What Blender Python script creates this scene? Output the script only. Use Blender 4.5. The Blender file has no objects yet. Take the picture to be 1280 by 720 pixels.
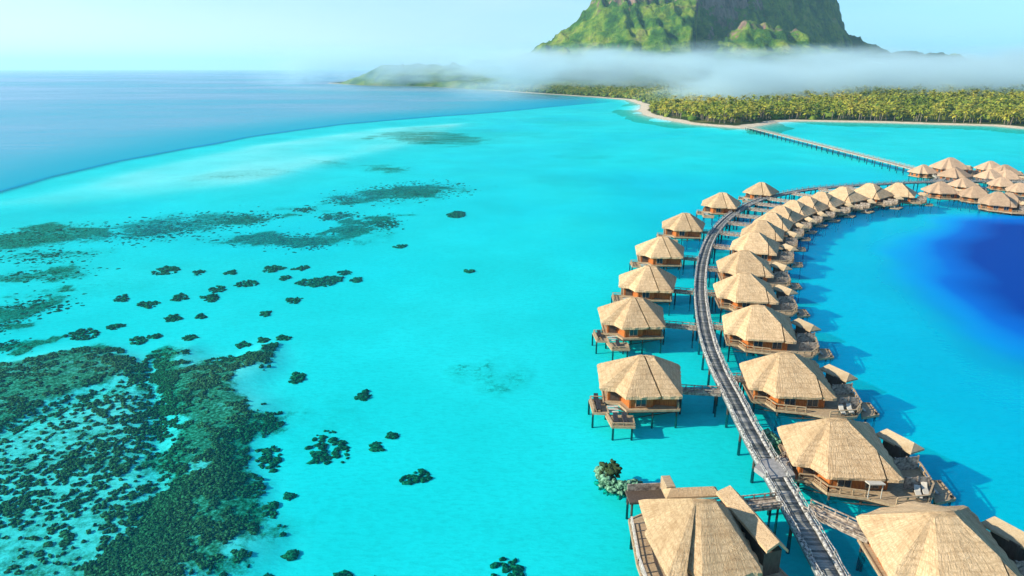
import bpy, bmesh, math, random
import numpy as np
from mathutils import Vector, Matrix
random.seed(7); RNG = np.random.default_rng(11)
rad = math.radians
sc = bpy.context.scene
col = sc.collection

# ------------------------------------------------------------------ camera
CAM_H, PITCH, FPX = 45.0, rad(17.8), 853.3
cam_d = bpy.data.cameras.new('camera'); cam = bpy.data.objects.new('camera', cam_d); col.objects.link(cam)
cam.location = (0, 0, CAM_H); cam.rotation_euler = (rad(90) - PITCH, 0, 0)
cam_d.sensor_width = 36; cam_d.lens = 36 * FPX / 1280; cam_d.clip_start = 0.5; cam_d.clip_end = 120000
sc.camera = cam

def ray(px, py):
    a, b = px - 640, 360 - py
    return (a, FPX * math.cos(PITCH) + b * math.sin(PITCH), -FPX * math.sin(PITCH) + b * math.cos(PITCH))
def gp(px, py, z=0.0):            # surveyed point of the photograph laid on a level plane
    d = ray(px, py); t = (z - CAM_H) / d[2]
    return (d[0] * t, d[1] * t)
def far(px, py, Y):               # surveyed point of a far ridge at ground distance Y
    d = ray(px, py); t = Y / d[1]
    return (d[0] * t, Y, CAM_H + d[2] * t)

# ------------------------------------------------------------------ noise / geometry maths (numpy)
def _h(ix, iy, s):
    n = (ix.astype(np.int64) * 374761393 + iy.astype(np.int64) * 668265263 + s * 1442695041) & 0xffffffff
    n = ((n ^ (n >> 13)) * 1274126177) & 0xffffffff
    n = (n ^ (n >> 16)) & 0xffffffff
    return n / 4294967295.0
def vnoise(x, y, s=0):
    ix, iy = np.floor(x), np.floor(y); fx, fy = x - ix, y - iy
    fx = fx * fx * (3 - 2 * fx); fy = fy * fy * (3 - 2 * fy)
    a, b = _h(ix, iy, s), _h(ix + 1, iy, s); c, d = _h(ix, iy + 1, s), _h(ix + 1, iy + 1, s)
    return (a * (1 - fx) + b * fx) * (1 - fy) + (c * (1 - fx) + d * fx) * fy
def fbm(x, y, o=4, s=0):
    r, a, t = 0.0, 1.0, 0.0
    for k in range(o):
        r = r + a * vnoise(x * 2 ** k + 17.3 * k, y * 2 ** k - 9.1 * k, s + k); t += a; a *= .5
    return r / t
def ridged(x, y, o=4, s=0):
    r, a, t = 0.0, 1.0, 0.0
    for k in range(o):
        r = r + a * (1 - np.abs(2 * vnoise(x * 2 ** k + 5.3 * k, y * 2 ** k + 3.1 * k, s + k) - 1)); t += a; a *= .5
    return r / t
def sstep(a, b, x):
    t = np.clip((x - a) / (b - a), 0, 1); return t * t * (3 - 2 * t)
def poly_sd(x, y, poly):          # signed distance, positive inside
    d = np.full(x.shape, 1e18); ins = np.zeros(x.shape, bool); n = len(poly)
    for i in range(n):
        ax, ay = poly[i]; bx, by = poly[(i + 1) % n]
        ex, ey = bx - ax, by - ay; wx, wy = x - ax, y - ay
        t = np.clip((wx * ex + wy * ey) / (ex * ex + ey * ey + 1e-9), 0, 1)
        d = np.minimum(d, (wx - ex * t) ** 2 + (wy - ey * t) ** 2)
        if ay != by:
            c = ((ay > y) != (by > y)) & (x < (bx - ax) * (y - ay) / (by - ay) + ax); ins ^= c
    d = np.sqrt(d); return np.where(ins, d, -d)
def line_d(x, y, pts):            # distance to a polyline and the interpolated third value
    bd = np.full(x.shape, 1e18); bh = np.zeros(x.shape); bs = np.zeros(x.shape)
    for i in range(len(pts) - 1):
        ax, ay, ah = pts[i]; bx, by, bb = pts[i + 1]
        ex, ey = bx - ax, by - ay; wx, wy = x - ax, y - ay
        t = np.clip((wx * ex + wy * ey) / (ex * ex + ey * ey + 1e-9), 0, 1)
        d = (wx - ex * t) ** 2 + (wy - ey * t) ** 2
        m = d < bd; bd = np.where(m, d, bd); bh = np.where(m, ah + (bb - ah) * t, bh)
        bs = np.where(m, ex * wy - ey * wx, bs)
    return np.sqrt(bd), bh, bs

# ------------------------------------------------------------------ materials
def mat(name):
    m = bpy.data.materials.new(name); m.use_nodes = True
    nt = m.node_tree; nt.nodes.clear(); return m, nt
class N:
    def __init__(s, nt): s.nt = nt
    def __call__(s, t, **kw):
        n = s.nt.nodes.new(t)
        for k, v in kw.items():
            if k.startswith('i_'):
                n.inputs[k[2:].replace('_', ' ')].default_value = v
            else: setattr(n, k, v)
        return n
    def link(s, a, b): s.nt.links.new(a, b)
    def math(s, op, a, b=None, clamp=False):
        n = s.nt.nodes.new('ShaderNodeMath'); n.operation = op; n.use_clamp = clamp
        for i, v in enumerate((a, b)):
            if v is None: continue
            if isinstance(v, (int, float)): n.inputs[i].default_value = v
            else: s.link(v, n.inputs[i])
        return n.outputs[0]
    def ramp(s, fac, stops, interp='LINEAR'):
        n = s.nt.nodes.new('ShaderNodeValToRGB'); cr = n.color_ramp; cr.interpolation = interp
        while len(cr.elements) < len(stops): cr.elements.new(.5)
        for e, (p, c) in zip(cr.elements, stops):
            e.position = p; e.color = (*c, 1) if len(c) == 3 else c
        s.link(fac, n.inputs[0]); return n.outputs[0]
    def mix(s, fac, a, b, bt='MIX'):
        n = s.nt.nodes.new('ShaderNodeMix'); n.data_type = 'RGBA'; n.blend_type = bt; n.clamp_factor = True
        for sock, v in ((n.inputs[0], fac), (n.inputs[6], a), (n.inputs[7], b)):
            if isinstance(v, (int, float)): sock.default_value = v
            elif isinstance(v, tuple): sock.default_value = (*v, 1)
            else: s.link(v, sock)
        return n.outputs[2]
    def noise(s, vec, scale, detail=4, rough=.55, dim='3D', dist=0):
        n = s.nt.nodes.new('ShaderNodeTexNoise'); n.noise_dimensions = dim
        n.inputs['Scale'].default_value = scale; n.inputs['Detail'].default_value = detail
        n.inputs['Roughness'].default_value = rough; n.inputs['Distortion'].default_value = dist
        s.link(vec, n.inputs['Vector']); return n.outputs['Fac']
    def out(s, surf=None, vol=None):
        o = s.nt.nodes.new('ShaderNodeOutputMaterial')
        if surf: s.link(surf, o.inputs['Surface'])
        if vol: s.link(vol, o.inputs['Volume'])
        return o
    def bsdf(s, colr, rough=.8, spec=.3, bump=None, bdist=.05, bstr=1.0, metal=0.0):
        p = s.nt.nodes.new('ShaderNodeBsdfPrincipled')
        if isinstance(colr, tuple): p.inputs['Base Color'].default_value = (*colr, 1)
        else: s.link(colr, p.inputs['Base Color'])
        p.inputs['Roughness'].default_value = rough; p.inputs['Specular IOR Level'].default_value = spec
        p.inputs['Metallic'].default_value = metal
        if bump is not None:
            b = s.nt.nodes.new('ShaderNodeBump'); b.inputs['Distance'].default_value = bdist; b.inputs['Strength'].default_value = bstr
            s.link(bump, b.inputs['Height']); s.link(b.outputs[0], p.inputs['Normal'])
        return p.outputs[0]
    def mapped(s, vec, scale):
        n = s.nt.nodes.new('ShaderNodeMapping'); n.inputs['Scale'].default_value = scale
        s.link(vec, n.inputs['Vector']); return n.outputs[0]

M = {}
def simple(name, c1, c2, scale=3.0, rough=.8, spec=.25, stretch=(1, 1, 1), bump=.02, rnd=.0, detail=5, contrast=.2):
    m, nt = mat(name); n = N(nt); tc = n('ShaderNodeTexCoord')
    v = n.mapped(tc.outputs['Object'], stretch); f = n.noise(v, scale, detail, .65)
    c = n.ramp(f, [(.5 - contrast, c1), (.5 + contrast, c2)])
    if rnd:
        oi = n('ShaderNodeObjectInfo'); hs = n('ShaderNodeHueSaturation')
        n.link(n.math('ADD', n.math('MULTIPLY', oi.outputs['Random'], rnd), 1 - rnd * .6), hs.inputs['Value'])
        n.link(c, hs.inputs['Color']); c = hs.outputs[0]
    n.out(n.bsdf(c, rough, spec, f, bump)); M[name] = m; return m

# thatch: tan fibres running down the slope, darker weathered blotches
def thatch(name, a, b, dark):
    m, nt = mat(name); n = N(nt); tc = n('ShaderNodeTexCoord'); o = tc.outputs['Object']
    big = n.noise(o, .55, 4, .6); fine = n.noise(n.mapped(o, (1, 1, .7)), 5.5, 5, .75); layer = n.noise(n.mapped(o, (.5, .5, 5)), 2.2, 3, .6)
    speck = n.noise(o, 14, 2, .6)
    ac = n('ShaderNodeAttribute', attribute_name='course').outputs['Fac']; aa = n('ShaderNodeAttribute', attribute_name='arc').outputs['Fac']
    cv = n('ShaderNodeCombineXYZ'); n.link(n.math('MULTIPLY', aa, 3.2), cv.inputs[0]); n.link(n.math('MULTIPLY', ac, 5.0), cv.inputs[1])
    fib = n.noise(cv.outputs[0], 1.0, 4, .7)
    crs = n.math('FRACT', n.math('ADD', n.math('MULTIPLY', ac, 9.0), n.math('MULTIPLY', big, 1.2)))
    edge = n.ramp(crs, [(.0, (.35, .35, .35)), (.18, (0, 0, 0)), (.8, (0, 0, 0)), (1.0, (.35, .35, .35))])
    c = n.ramp(fine, [(.34, a), (.66, b)])
    c = n.mix(n.ramp(big, [(.46, (0, 0, 0)), (.72, (.6, .6, .6))]), c, dark)
    c = n.mix(n.ramp(speck, [(.62, (0, 0, 0)), (.74, (.4, .4, .4))]), c, dark)
    c = n.mix(n.ramp(layer, [(.52, (0, 0, 0)), (.72, (.35, .35, .35))]), c, dark)
    c = n.mix(n.ramp(fib, [(.46, (0, 0, 0)), (.68, (.7, .7, .7))]), c, dark); c = n.mix(edge, c, dark)
    oi = n('ShaderNodeObjectInfo'); hs = n('ShaderNodeHueSaturation')
    n.link(n.math('ADD', n.math('MULTIPLY', oi.outputs['Random'], .28), .90), hs.inputs['Value'])
    n.link(c, hs.inputs['Color'])
    h = n.math('ADD', n.math('ADD', n.math('MULTIPLY', fib, .9), n.math('MULTIPLY', crs, .35)), fine)
    n.out(n.bsdf(hs.outputs[0], .95, .1, h, .2, .9)); M[name] = m
thatch('thatch', (.52, .345, .18), (.78, .56, .32), (.36, .215, .10))
thatch('thatch_ridge', (.44, .33, .19), (.54, .42, .26), (.30, .20, .10))
thatch('thatch_rose', (.45, .30, .175), (.64, .45, .28), (.33, .20, .12))
simple('orange_wood', (.26, .065, .013), (.56, .18, .035), 2.2, .6, .3, (3, 3, .7))
simple('dark_wood', (.055, .038, .026), (.12, .085, .06), 3, .7, .25, (2, 2, .5))
simple('deck_wood', (.26, .17, .09), (.50, .37, .22), 2.5, .75, .2, (1, 3, 1), .03)
simple('pale_wood', (.38, .33, .26), (.68, .62, .52), 3.0, .75, .2)
simple('lane_boards', (.08, .11, .11), (.20, .24, .23), 1.6, .85, .2, (1, 1, 1), .03)
simple('grey_kerb', (.07, .065, .055), (.60, .57, .50), 3.2, .85, .2, (1, 1, 1), .10, contrast=.12)
simple('junction_boards', (.20, .19, .175), (.36, .34, .31), 2.2, .8, .2)
simple('bridge_wood', (.13, .095, .07), (.50, .41, .31), 2.6, .8, .2, contrast=.13)
simple('jetty_wood', (.24, .20, .15), (.50, .44, .35), 1.0, .8, .2)
simple('pile_wood', (.03, .028, .024), (.085, .07, .05), 2, .8, .2, (1, 1, .3))
simple('cushion', (.42, .38, .30), (.55, .50, .40), 4, .9, .1)
simple('dark_cushion', (.02, .022, .025), (.05, .05, .055), 4, .9, .1)
simple('coral_rock', (.015, .07, .035), (.20, .40, .24), 2.4, .9, .1, contrast=.1, bump=.1)
simple('dark_shrub', (.012, .03, .012), (.05, .08, .03), 3, .9, .1)
simple('glass', (.02, .035, .045), (.03, .05, .06), 1, .08, .6)

# coral
m, nt = mat('coral'); n = N(nt); tc = n('ShaderNodeNewGeometry'); f = n.noise(tc.outputs['Position'], 3.4, 5, .75)
f2 = n.noise(tc.outputs['Position'], .16, 3, .5)
c = n.ramp(f, [(.38, (.05, .02, .004)), (.5, (.22, .10, .024)), (.62, (.60, .38, .14))])
c = n.mix(n.ramp(f2, [(.5, (0, 0, 0)), (.75, (.5, .5, .5))]), c, (.05, .07, .025))
n.out(n.bsdf(c, .95, .05, f, .3)); M['coral'] = m

# seabed: sand with reef flats painted by the reef's own extent
m, nt = mat('seabed'); n = N(nt); g = n('ShaderNodeNewGeometry'); P = g.outputs['Position']
reef = n('ShaderNodeAttribute', attribute_name='reef').outputs['Fac']
sandn = n.noise(P, .035, 5, .6); rip = n.noise(n.mapped(P, (1, 2.2, 1)), .9, 4, .7)
sand = n.ramp(sandn, [(.3, (.68, .71, .62)), (.7, (.84, .85, .76))])
sand = n.mix(n.ramp(rip, [(.45, (0, 0, 0)), (.75, (.5, .5, .5))]), sand, (.50, .53, .45))
f1 = n.noise(P, .9, 6, .8); f3 = n.noise(n.mapped(P, (.35, 1, 1)), .12, 5, .7)
s = n.math('ADD', n.math('MULTIPLY', f1, .6), n.math('MULTIPLY', f3, .55))
thr = n.math('SUBTRACT', n.math('ADD', n.math('MULTIPLY', reef, .8), n.math('MULTIPLY', s, 1.5)), 1.30)
msk = n.math('MULTIPLY', thr, 4.0, True)
weed = n.ramp(n.noise(P, 2.2, 4, .75), [(.36, (.03, .04, .012)), (.5, (.14, .17, .07)), (.66, (.45, .48, .30))])
faint = n.math('MULTIPLY', n.math('MULTIPLY', reef, .6), n.ramp(f1, [(.4, (.1, .1, .1)), (.6, (1, 1, 1))]), True)
c = n.mix(faint, sand, (.22, .30, .17)); c = n.mix(msk, c, weed)
n.out(n.bsdf(c, .95, .05, n.math('ADD', rip, n.math('MULTIPLY', msk, .6)), .12, .6)); M['seabed'] = m

# water surface: Fresnel mirror over clear tinted water whose colour comes from its depth
m, nt = mat('water'); n = N(nt); g = n('ShaderNodeNewGeometry'); P = g.outputs['Position']
dep = n('ShaderNodeAttribute', attribute_name='depth').outputs['Fac']
oce = n('ShaderNodeAttribute', attribute_name='ocean').outputs['Fac']
comb = n('ShaderNodeCombineColor')
for ch, k in (('Red', 1.25), ('Green', .06), ('Blue', .045)):
    n.link(n.math('POWER', math.exp(-k), dep), comb.inputs[ch])
tr = n('ShaderNodeBsdfTransparent'); n.link(comb.outputs[0], tr.inputs['Color'])
body = n('ShaderNodeBsdfDiffuse')
outr = n('ShaderNodeAttribute', attribute_name='outer').outputs['Fac']
dn = n.math('DIVIDE', dep, 24.0, True)
n.link(n.mix(outr, n.ramp(dn, [(.08, (.0, .52, .86)), (.2, (.0, .34, .76)), (.45, (.0, .13, .50)), (.8, (.0, .045, .27))]), n.ramp(dn, [(.08, (.0, .50, .60)), (.25, (.0, .36, .50)), (.7, (.01, .33, .42))])), body.inputs['Color'])
bf = n.math('MULTIPLY', n.math('SUBTRACT', 1.0, n.math('MULTIPLY', .97, n.math('POWER', math.exp(-.28), n.math('MAXIMUM', n.math('SUBTRACT', dep, 1.9), 0.0)))), .985, True)
mx = n('ShaderNodeMixShader'); n.link(bf, mx.inputs[0]); n.link(tr.outputs[0], mx.inputs[1]); n.link(body.outputs[0], mx.inputs[2])
w1 = n.noise(n.mapped(P, (1, 1.6, 1)), .55, 4, .6); w2 = n.noise(n.mapped(P, (.35, 1, 1)), .05, 4, .6); w3 = n.noise(n.mapped(P, (.3, .55, 1)), .004, 4, .6)
hgt = n.math('ADD', n.math('MULTIPLY', w1, .2), n.math('MULTIPLY', w2, n.math('MULTIPLY', oce, 1.1)))
bp = n('ShaderNodeBump', i_Distance=1.0, i_Strength=.7); n.link(hgt, bp.inputs['Height'])
fr = n('ShaderNodeFresnel', i_IOR=1.33); n.link(bp.outputs[0], fr.inputs['Normal'])
gl = n('ShaderNodeBsdfGlossy'); gl.distribution = 'GGX'
n.link(n.math('ADD', .10, n.math('MULTIPLY', n.math('MULTIPLY', w3, oce), .25)), gl.inputs['Roughness']); n.link(bp.outputs[0], gl.inputs['Normal'])
fac = n.math('MULTIPLY', fr.outputs[0], n.math('ADD', .12, n.math('MULTIPLY', oce, n.ramp(w3, [(.40, (.45, .45, .45)), (.60, (1, 1, 1))]))))
mx2 = n('ShaderNodeMixShader'); n.link(fac, mx2.inputs[0]); n.link(mx.outputs[0], mx2.inputs[1]); n.link(gl.outputs[0], mx2.inputs[2])
n.out(mx2.outputs[0]); M['water'] = m

# island ground, mountain rock and green
m, nt = mat('mountain'); n = N(nt); g = n('ShaderNodeNewGeometry'); P = g.outputs['Position']
sep = n('ShaderNodeSeparateXYZ'); n.link(g.outputs['Normal'], sep.inputs[0])
f = n.noise(P, .012, 7, .68); f2 = n.noise(P, .05, 5, .7); fl = n.noise(n.mapped(P, (1, 1, .15)), .045, 5, .7)
green = n.ramp(f, [(.34, (.012, .055, .012)), (.46, (.05, .13, .012)), (.57, (.17, .24, .02)), (.7, (.27, .24, .07))])
green = n.mix(n.ramp(f2, [(.5, (0, 0, 0)), (.68, (.8, .8, .8))]), green, (.02, .05, .014))
rock = n.ramp(fl, [(.35, (.06, .045, .035)), (.5, (.21, .135, .095)), (.68, (.36, .25, .19))])
att = n('ShaderNodeAttribute', attribute_name='rock').outputs['Fac']
rk = n.math('ADD', n.math('SUBTRACT', att, .5), n.math('MULTIPLY', n.math('SUBTRACT', f2, .5), 1.6))
rk = n.math('MULTIPLY', rk, 5.0, True)
c = n.mix(rk, green, rock)
n.out(n.bsdf(c, .95, .05, n.math('ADD', f2, n.math('MULTIPLY', fl, .6)), 14, .9)); M['mountain'] = m

m, nt = mat('island_ground'); n = N(nt); g = n('ShaderNodeNewGeometry'); P = g.outputs['Position']
sh = n('ShaderNodeAttribute', attribute_name='shore').outputs['Fac']   # metres inland
f = n.noise(P, .03, 5, .65); f2 = n.noise(P, .3, 4, .6)
sandc = n.ramp(f2, [(.35, (.46, .37, .25)), (.65, (.66, .55, .39))])
grn = n.ramp(f, [(.38, (.018, .035, .010)), (.52, (.045, .065, .015)), (.66, (.12, .11, .035))])
k = n.math('MULTIPLY', n.math('SUBTRACT', n.math('ADD', sh, n.math('MULTIPLY', f, 12)), 15.0), .4, True)
n.out(n.bsdf(n.mix(k, sandc, grn), .95, .05, f2, .3)); M['island_ground'] = m

m, nt = mat('palm_leaf'); n = N(nt)
tone = n('ShaderNodeAttribute', attribute_name='tone').outputs['Fac']
oi = n('ShaderNodeObjectInfo'); t2 = n.math('ADD', tone, n.math('MULTIPLY', n.math('SUBTRACT', oi.outputs['Random'], .5), .6))
c = n.ramp(t2, [(0, (.05, .11, .01)), (.3, (.16, .24, .015)), (.6, (.34, .37, .025)), (1, (.50, .42, .05))])
g = n('ShaderNodeNewGeometry')
bs = n.bsdf(c, .6, .3); tl = n('ShaderNodeBsdfTranslucent'); n.link(c, tl.inputs['Color'])
mx = n('ShaderNodeMixShader', i_Fac=.3); n.link(bs, mx.inputs[1]); n.link(tl.outputs[0], mx.inputs[2]); n.out(mx.outputs[0]); M['palm_leaf'] = m
simple('palm_trunk', (.12, .09, .06), (.26, .21, .15), 2)

# ------------------------------------------------------------------ helpers for objects
def tag(o, label=None, cat=None, group=None, kind=None):
    if label: o['label'] = label
    if cat: o['category'] = cat
    if group: o['group'] = group
    if kind: o['kind'] = kind
    return o
def empty(name, loc=(0, 0, 0), rz=0.0):
    o = bpy.data.objects.new(name, None); o.location = loc; o.rotation_euler = (0, 0, rz); o.empty_display_size = .5
    col.objects.link(o); return o
def link(name, me, mt, parent=None, smooth=False):
    o = bpy.data.objects.new(name, me); col.objects.link(o)
    if mt and not me.materials: me.materials.append(M[mt] if isinstance(mt, str) else mt)
    if parent: o.parent = parent
    if smooth: me.polygons.foreach_set('use_smooth', np.ones(len(me.polygons), bool))
    return o
def np_mesh(name, V, F, attrs=None):
    me = bpy.data.meshes.new(name); V = np.asarray(V, np.float32); F = np.asarray(F, np.int32); k = F.shape[1]
    me.vertices.add(len(V)); me.vertices.foreach_set('co', V.ravel())
    me.loops.add(F.size); me.loops.foreach_set('vertex_index', F.ravel())
    me.polygons.add(len(F)); me.polygons.foreach_set('loop_start', np.arange(0, F.size, k, dtype=np.int32))
    for nm, a in (attrs or {}).items():
        at = me.attributes.new(nm, 'FLOAT', 'POINT'); at.data.foreach_set('value', np.asarray(a, np.float32).ravel())
    me.update(calc_edges=True); me.validate(); return me
def grid_faces(r, c):
    i = np.arange(r * c).reshape(r, c)
    return np.stack([i[:-1, :-1], i[:-1, 1:], i[1:, 1:], i[1:, :-1]], -1).reshape(-1, 4)
class MB:
    def __init__(s): s.b = bmesh.new()
    def box(s, c, d, rz=0.0, rx=0.0):
        r = bmesh.ops.create_cube(s.b, size=1)['verts']
        mt = Matrix.Translation(c) @ Matrix.Rotation(rz, 4, 'Z') @ Matrix.Rotation(rx, 4, 'X') @ Matrix.Diagonal((*d, 1))
        bmesh.ops.transform(s.b, matrix=mt, verts=r); return s
    def beam(s, a, b, w, h=None):
        a, b = Vector(a), Vector(b); d = b - a; L = d.length
        if L < 1e-4: return s
        q = d.to_track_quat('X', 'Z').to_matrix().to_4x4()
        r = bmesh.ops.create_cube(s.b, size=1)['verts']
        bmesh.ops.transform(s.b, matrix=Matrix.Translation((a + b) / 2) @ q @ Matrix.Diagonal((L, w, h or w, 1)), verts=r); return s
    def cyl(s, a, b, r, r2=None, seg=8):
        a, b = Vector(a), Vector(b); d = b - a; L = d.length
        q = d.to_track_quat('Z', 'Y').to_matrix().to_4x4()
        v = bmesh.ops.create_cone(s.b, cap_ends=True, segments=seg, radius1=r, radius2=r if r2 is None else r2, depth=L)['verts']
        bmesh.ops.transform(s.b, matrix=Matrix.Translation((a + b) / 2) @ q, verts=v); return s
    def prism(s, pts, z0, z1):
        lo = [s.b.verts.new((x, y, z0)) for x, y in pts]; hi = [s.b.verts.new((x, y, z1)) for x, y in pts]; k = len(pts)
        s.b.faces.new(lo[::-1]); s.b.faces.new(hi)
        for i in range(k): s.b.faces.new((lo[i], lo[(i + 1) % k], hi[(i + 1) % k], hi[i]))
        return s
    def mesh(s, name, mt, bevel=0):
        if bevel:
            bmesh.ops.bevel(s.b, geom=s.b.edges[:], offset=bevel, segments=1, affect='EDGES')
        bmesh.ops.recalc_face_normals(s.b, faces=s.b.faces[:])
        me = bpy.data.meshes.new(name); s.b.to_mesh(me); s.b.free(); me.materials.append(M[mt]); return me
    def build(s, name, mt, parent=None, bevel=0):
        return link(name, s.mesh(name, mt, bevel), None, parent)
def kids(o): return [c for c in ALLKIDS.get(o.name, [])]
def copy_tree(o, parent=None):
    c = o.copy(); col.objects.link(c); c.parent = parent
    for ch in list(o.children): copy_tree(ch, c)
    return c

# ------------------------------------------------------------------ the place in plan
SHORE = [gp(*q) for q in [(408, 104), (450, 106.5), (530, 108), (600, 112), (680, 117.5), (740, 121.5), (785, 125), (801, 131), (797, 138), (806, 144), (830, 150), (870, 156), (930, 161), (946, 157.5), (975, 152.5), (1000, 151.5), (1100, 153.5), (1180, 156), (1240, 157.5), (1280, 161), (1380, 166), (1500, 175)]]
SHORE += [(900, 430), (1500, 500), (2600, 1200), (3200, 4200), (0, 4600), (-650, 3000)]
EDGE = [(-700, -60), (-420, 60), (-290, 150)] + [gp(*q) for q in [(-60, 255), (0, 240), (60, 223), (150, 201), (240, 184), (330, 168), (430, 155), (520, 147), (620, 140), (690, 133), (745, 128.5), (790, 126)]] + [(240, 1150), (400, 2500), (400, 45000), (-70000, 45000), (-70000, -60)]
HOLE = [gp(*q) for q in [(1195, 272), (1160, 290), (1148, 318), (1160, 352), (1190, 385), (1235, 415), (1290, 440), (1400, 470), (1700, 500), (1700, 262), (1400, 262), (1280, 268)]]
PALE = [gp(*q) for q in [(-100, 262), (0, 246), (150, 209), (300, 180), (470, 158), (600, 150), (560, 175), (450, 200), (330, 232), (200, 248), (60, 262)]]
D1 = [gp(*q) for q in [(200, 430), (240, 422), (255, 443), (290, 440), (318, 424), (346, 420), (350, 446), (310, 476), (342, 492), (335, 515), (298, 538), (305, 570), (322, 590), (308, 628), (338, 655), (330, 685), (276, 712), (262, 775), (90, 775), (110, 690), (150, 640), (182, 600), (182, 560), (200, 520), (186, 470)]]
D2 = [gp(*q) for q in [(-80, 448), (0, 440), (60, 428), (130, 424), (192, 440), (180, 472), (120, 482), (60, 507), (0, 540), (-80, 585)]]
D3 = [gp(*q) for q in [(-260, 560), (0, 528), (70, 498), (190, 462), (215, 600), (190, 790), (-260, 790)]]
def ell(cx, cy, rx, ry, tilt=0):
    c = np.array(gp(cx, cy)); t = rad(tilt)
    ax = (np.array(gp(cx + rx * math.cos(t), cy - rx * math.sin(t))) - np.array(gp(cx - rx * math.cos(t), cy + rx * math.sin(t)))) / 2
    ay = (np.array(gp(cx + ry * math.sin(t), cy + ry * math.cos(t))) - np.array(gp(cx - ry * math.sin(t), cy - ry * math.cos(t)))) / 2
    return c, np.linalg.inv(np.stack([ax, ay], 1))
STREAKS = [(45, 287, 85, 13, 4, .9), (60, 312, 60, 9, 2, .6), (50, 335, 66, 8, 4, .85), (35, 373, 54, 13, 10, .95), (8, 396, 22, 7, 10, 1), (8, 420, 30, 8, 5, .9),
    (185, 282, 62, 11, 6, .7), (235, 273, 90, 12, 5, .75), (310, 267, 38, 7, 4, .95), (352, 291, 80, 8, 1, .95), (388, 296, 26, 6, 4, 1), (450, 275, 48, 8, 14, .95),
    (510, 234, 66, 10, 4, .95), (430, 243, 30, 6, 2, .75), (430, 262, 18, 4, 2, .9), (412, 264, 14, 4, 0, .9), (380, 255, 16, 4, 0, .6), (480, 273, 20, 7, 6, .9), (455, 290, 16, 7, 20, .6),
    (540, 170, 84, 9, -1, .75), (560, 162, 70, 5, -2, .5), (480, 207, 42, 5, -2, .7), (415, 201, 36, 4, -2, .55), (300, 217, 60, 4, 4, .5), (330, 212, 30, 4, 3, .5), (640, 165, 30, 4, 0, .45),
    (620, 453, 42, 20, 0, .62), (60, 460, 90, 20, 4, .7), (385, 520, 40, 30, 0, .25), (120, 690, 120, 50, 0, .5), (120, 350, 90, 16, 4, .35), (270, 330, 120, 20, 4, .18), (720, 218, 60, 9, 0, .35), (725, 193, 25, 3, 0, .5), (700, 150, 60, 5, -3, .4)]
STREAKS = [(*ell(*s[:5]), s[5]) for s in STREAKS]
def reef_at(x, y):
    wx = x + 7 * (fbm(x * .11, y * .11, 3, 5) - .5) * 2; wy = y + 7 * (fbm(x * .11 + 40, y * .11, 3, 9) - .5) * 2
    fr2 = np.clip(1.2 - y / 260, .0, 1)
    wx = wx + fr2 * 3.4 * (fbm(x * .45, y * .45, 3, 15) - .5); wy = wy + fr2 * 3.4 * (fbm(x * .45 + 7, y * .45, 3, 19) - .5)
    r = np.zeros(x.shape)
    near = (y < 160)
    if near.any():
        q = np.zeros(near.sum()); X, Y = wx[near], wy[near]
        q = np.maximum(q, .98 * sstep(-1.6, 2.6, poly_sd(X, Y, D1)))
        q = np.maximum(q, .92 * sstep(-2, 3.5, poly_sd(X, Y, D2)))
        q = np.maximum(q, .60 * sstep(-2, 2.5, poly_sd(X, Y, D3)))
        r[near] = q
    k = 1 + np.clip(y, 0, 900) * .004
    wx = x + (wx - x) * k; wy = y + (wy - y) * k * .8
    for c, Mi, s in STREAKS:
        dx, dy = wx - c[0], wy - c[1]
        e = np.sqrt((Mi[0, 0] * dx + Mi[0, 1] * dy) ** 2 + (Mi[1, 0] * dx + Mi[1, 1] * dy) ** 2)
        r = np.maximum(r, s * sstep(1.25, .65, e))
    return r
def depth_at(x, y):
    ocean = poly_sd(x, y, EDGE); w = np.clip(y, 150, 1200) * .02
    oc = sstep(-w * .6, w * 1.4, ocean + 8 * (fbm(x * .02, y * .02, 3, 3) - .5))
    hole = sstep(-13, 24, poly_sd(x, y, HOLE) + 16 * (fbm(x * .04, y * .04, 3, 21) - .5))
    pale = sstep(-6, 18, poly_sd(x, y, PALE))
    d = 1.9 + .9 * (fbm(x * .02, y * .02, 3, 31) - .5) + .9 * sstep(15, 70, x) * sstep(400, 120, y) * 1.35
    d = d - .85 * pale
    nr = (y < 150) & (x < 10); rz_ = np.zeros(x.shape); rz_[nr] = np.maximum.reduce([sstep(-3, 5, poly_sd(x[nr], y[nr], q)) for q in (D1, D2, D3)]); d = d - 1.0 * rz_
    d = d - .3 * sstep(4, 22, poly_sd(x, y, PALE)); d = np.maximum(d, .55)
    d = d + 24 * oc ** 1.5 + 20 * hole ** 1.3
    sd = -poly_sd(x, y, SHORE)
    d = np.where(sd > 0, np.minimum(d, .05 + sd * .07), .05)
    return np.clip(d, .05, 40), sstep(0, 1, np.clip(ocean / (20 + np.clip(y, 0, 1200) * .22), 0, 1)) , sstep(-10, 5, ocean)

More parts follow.
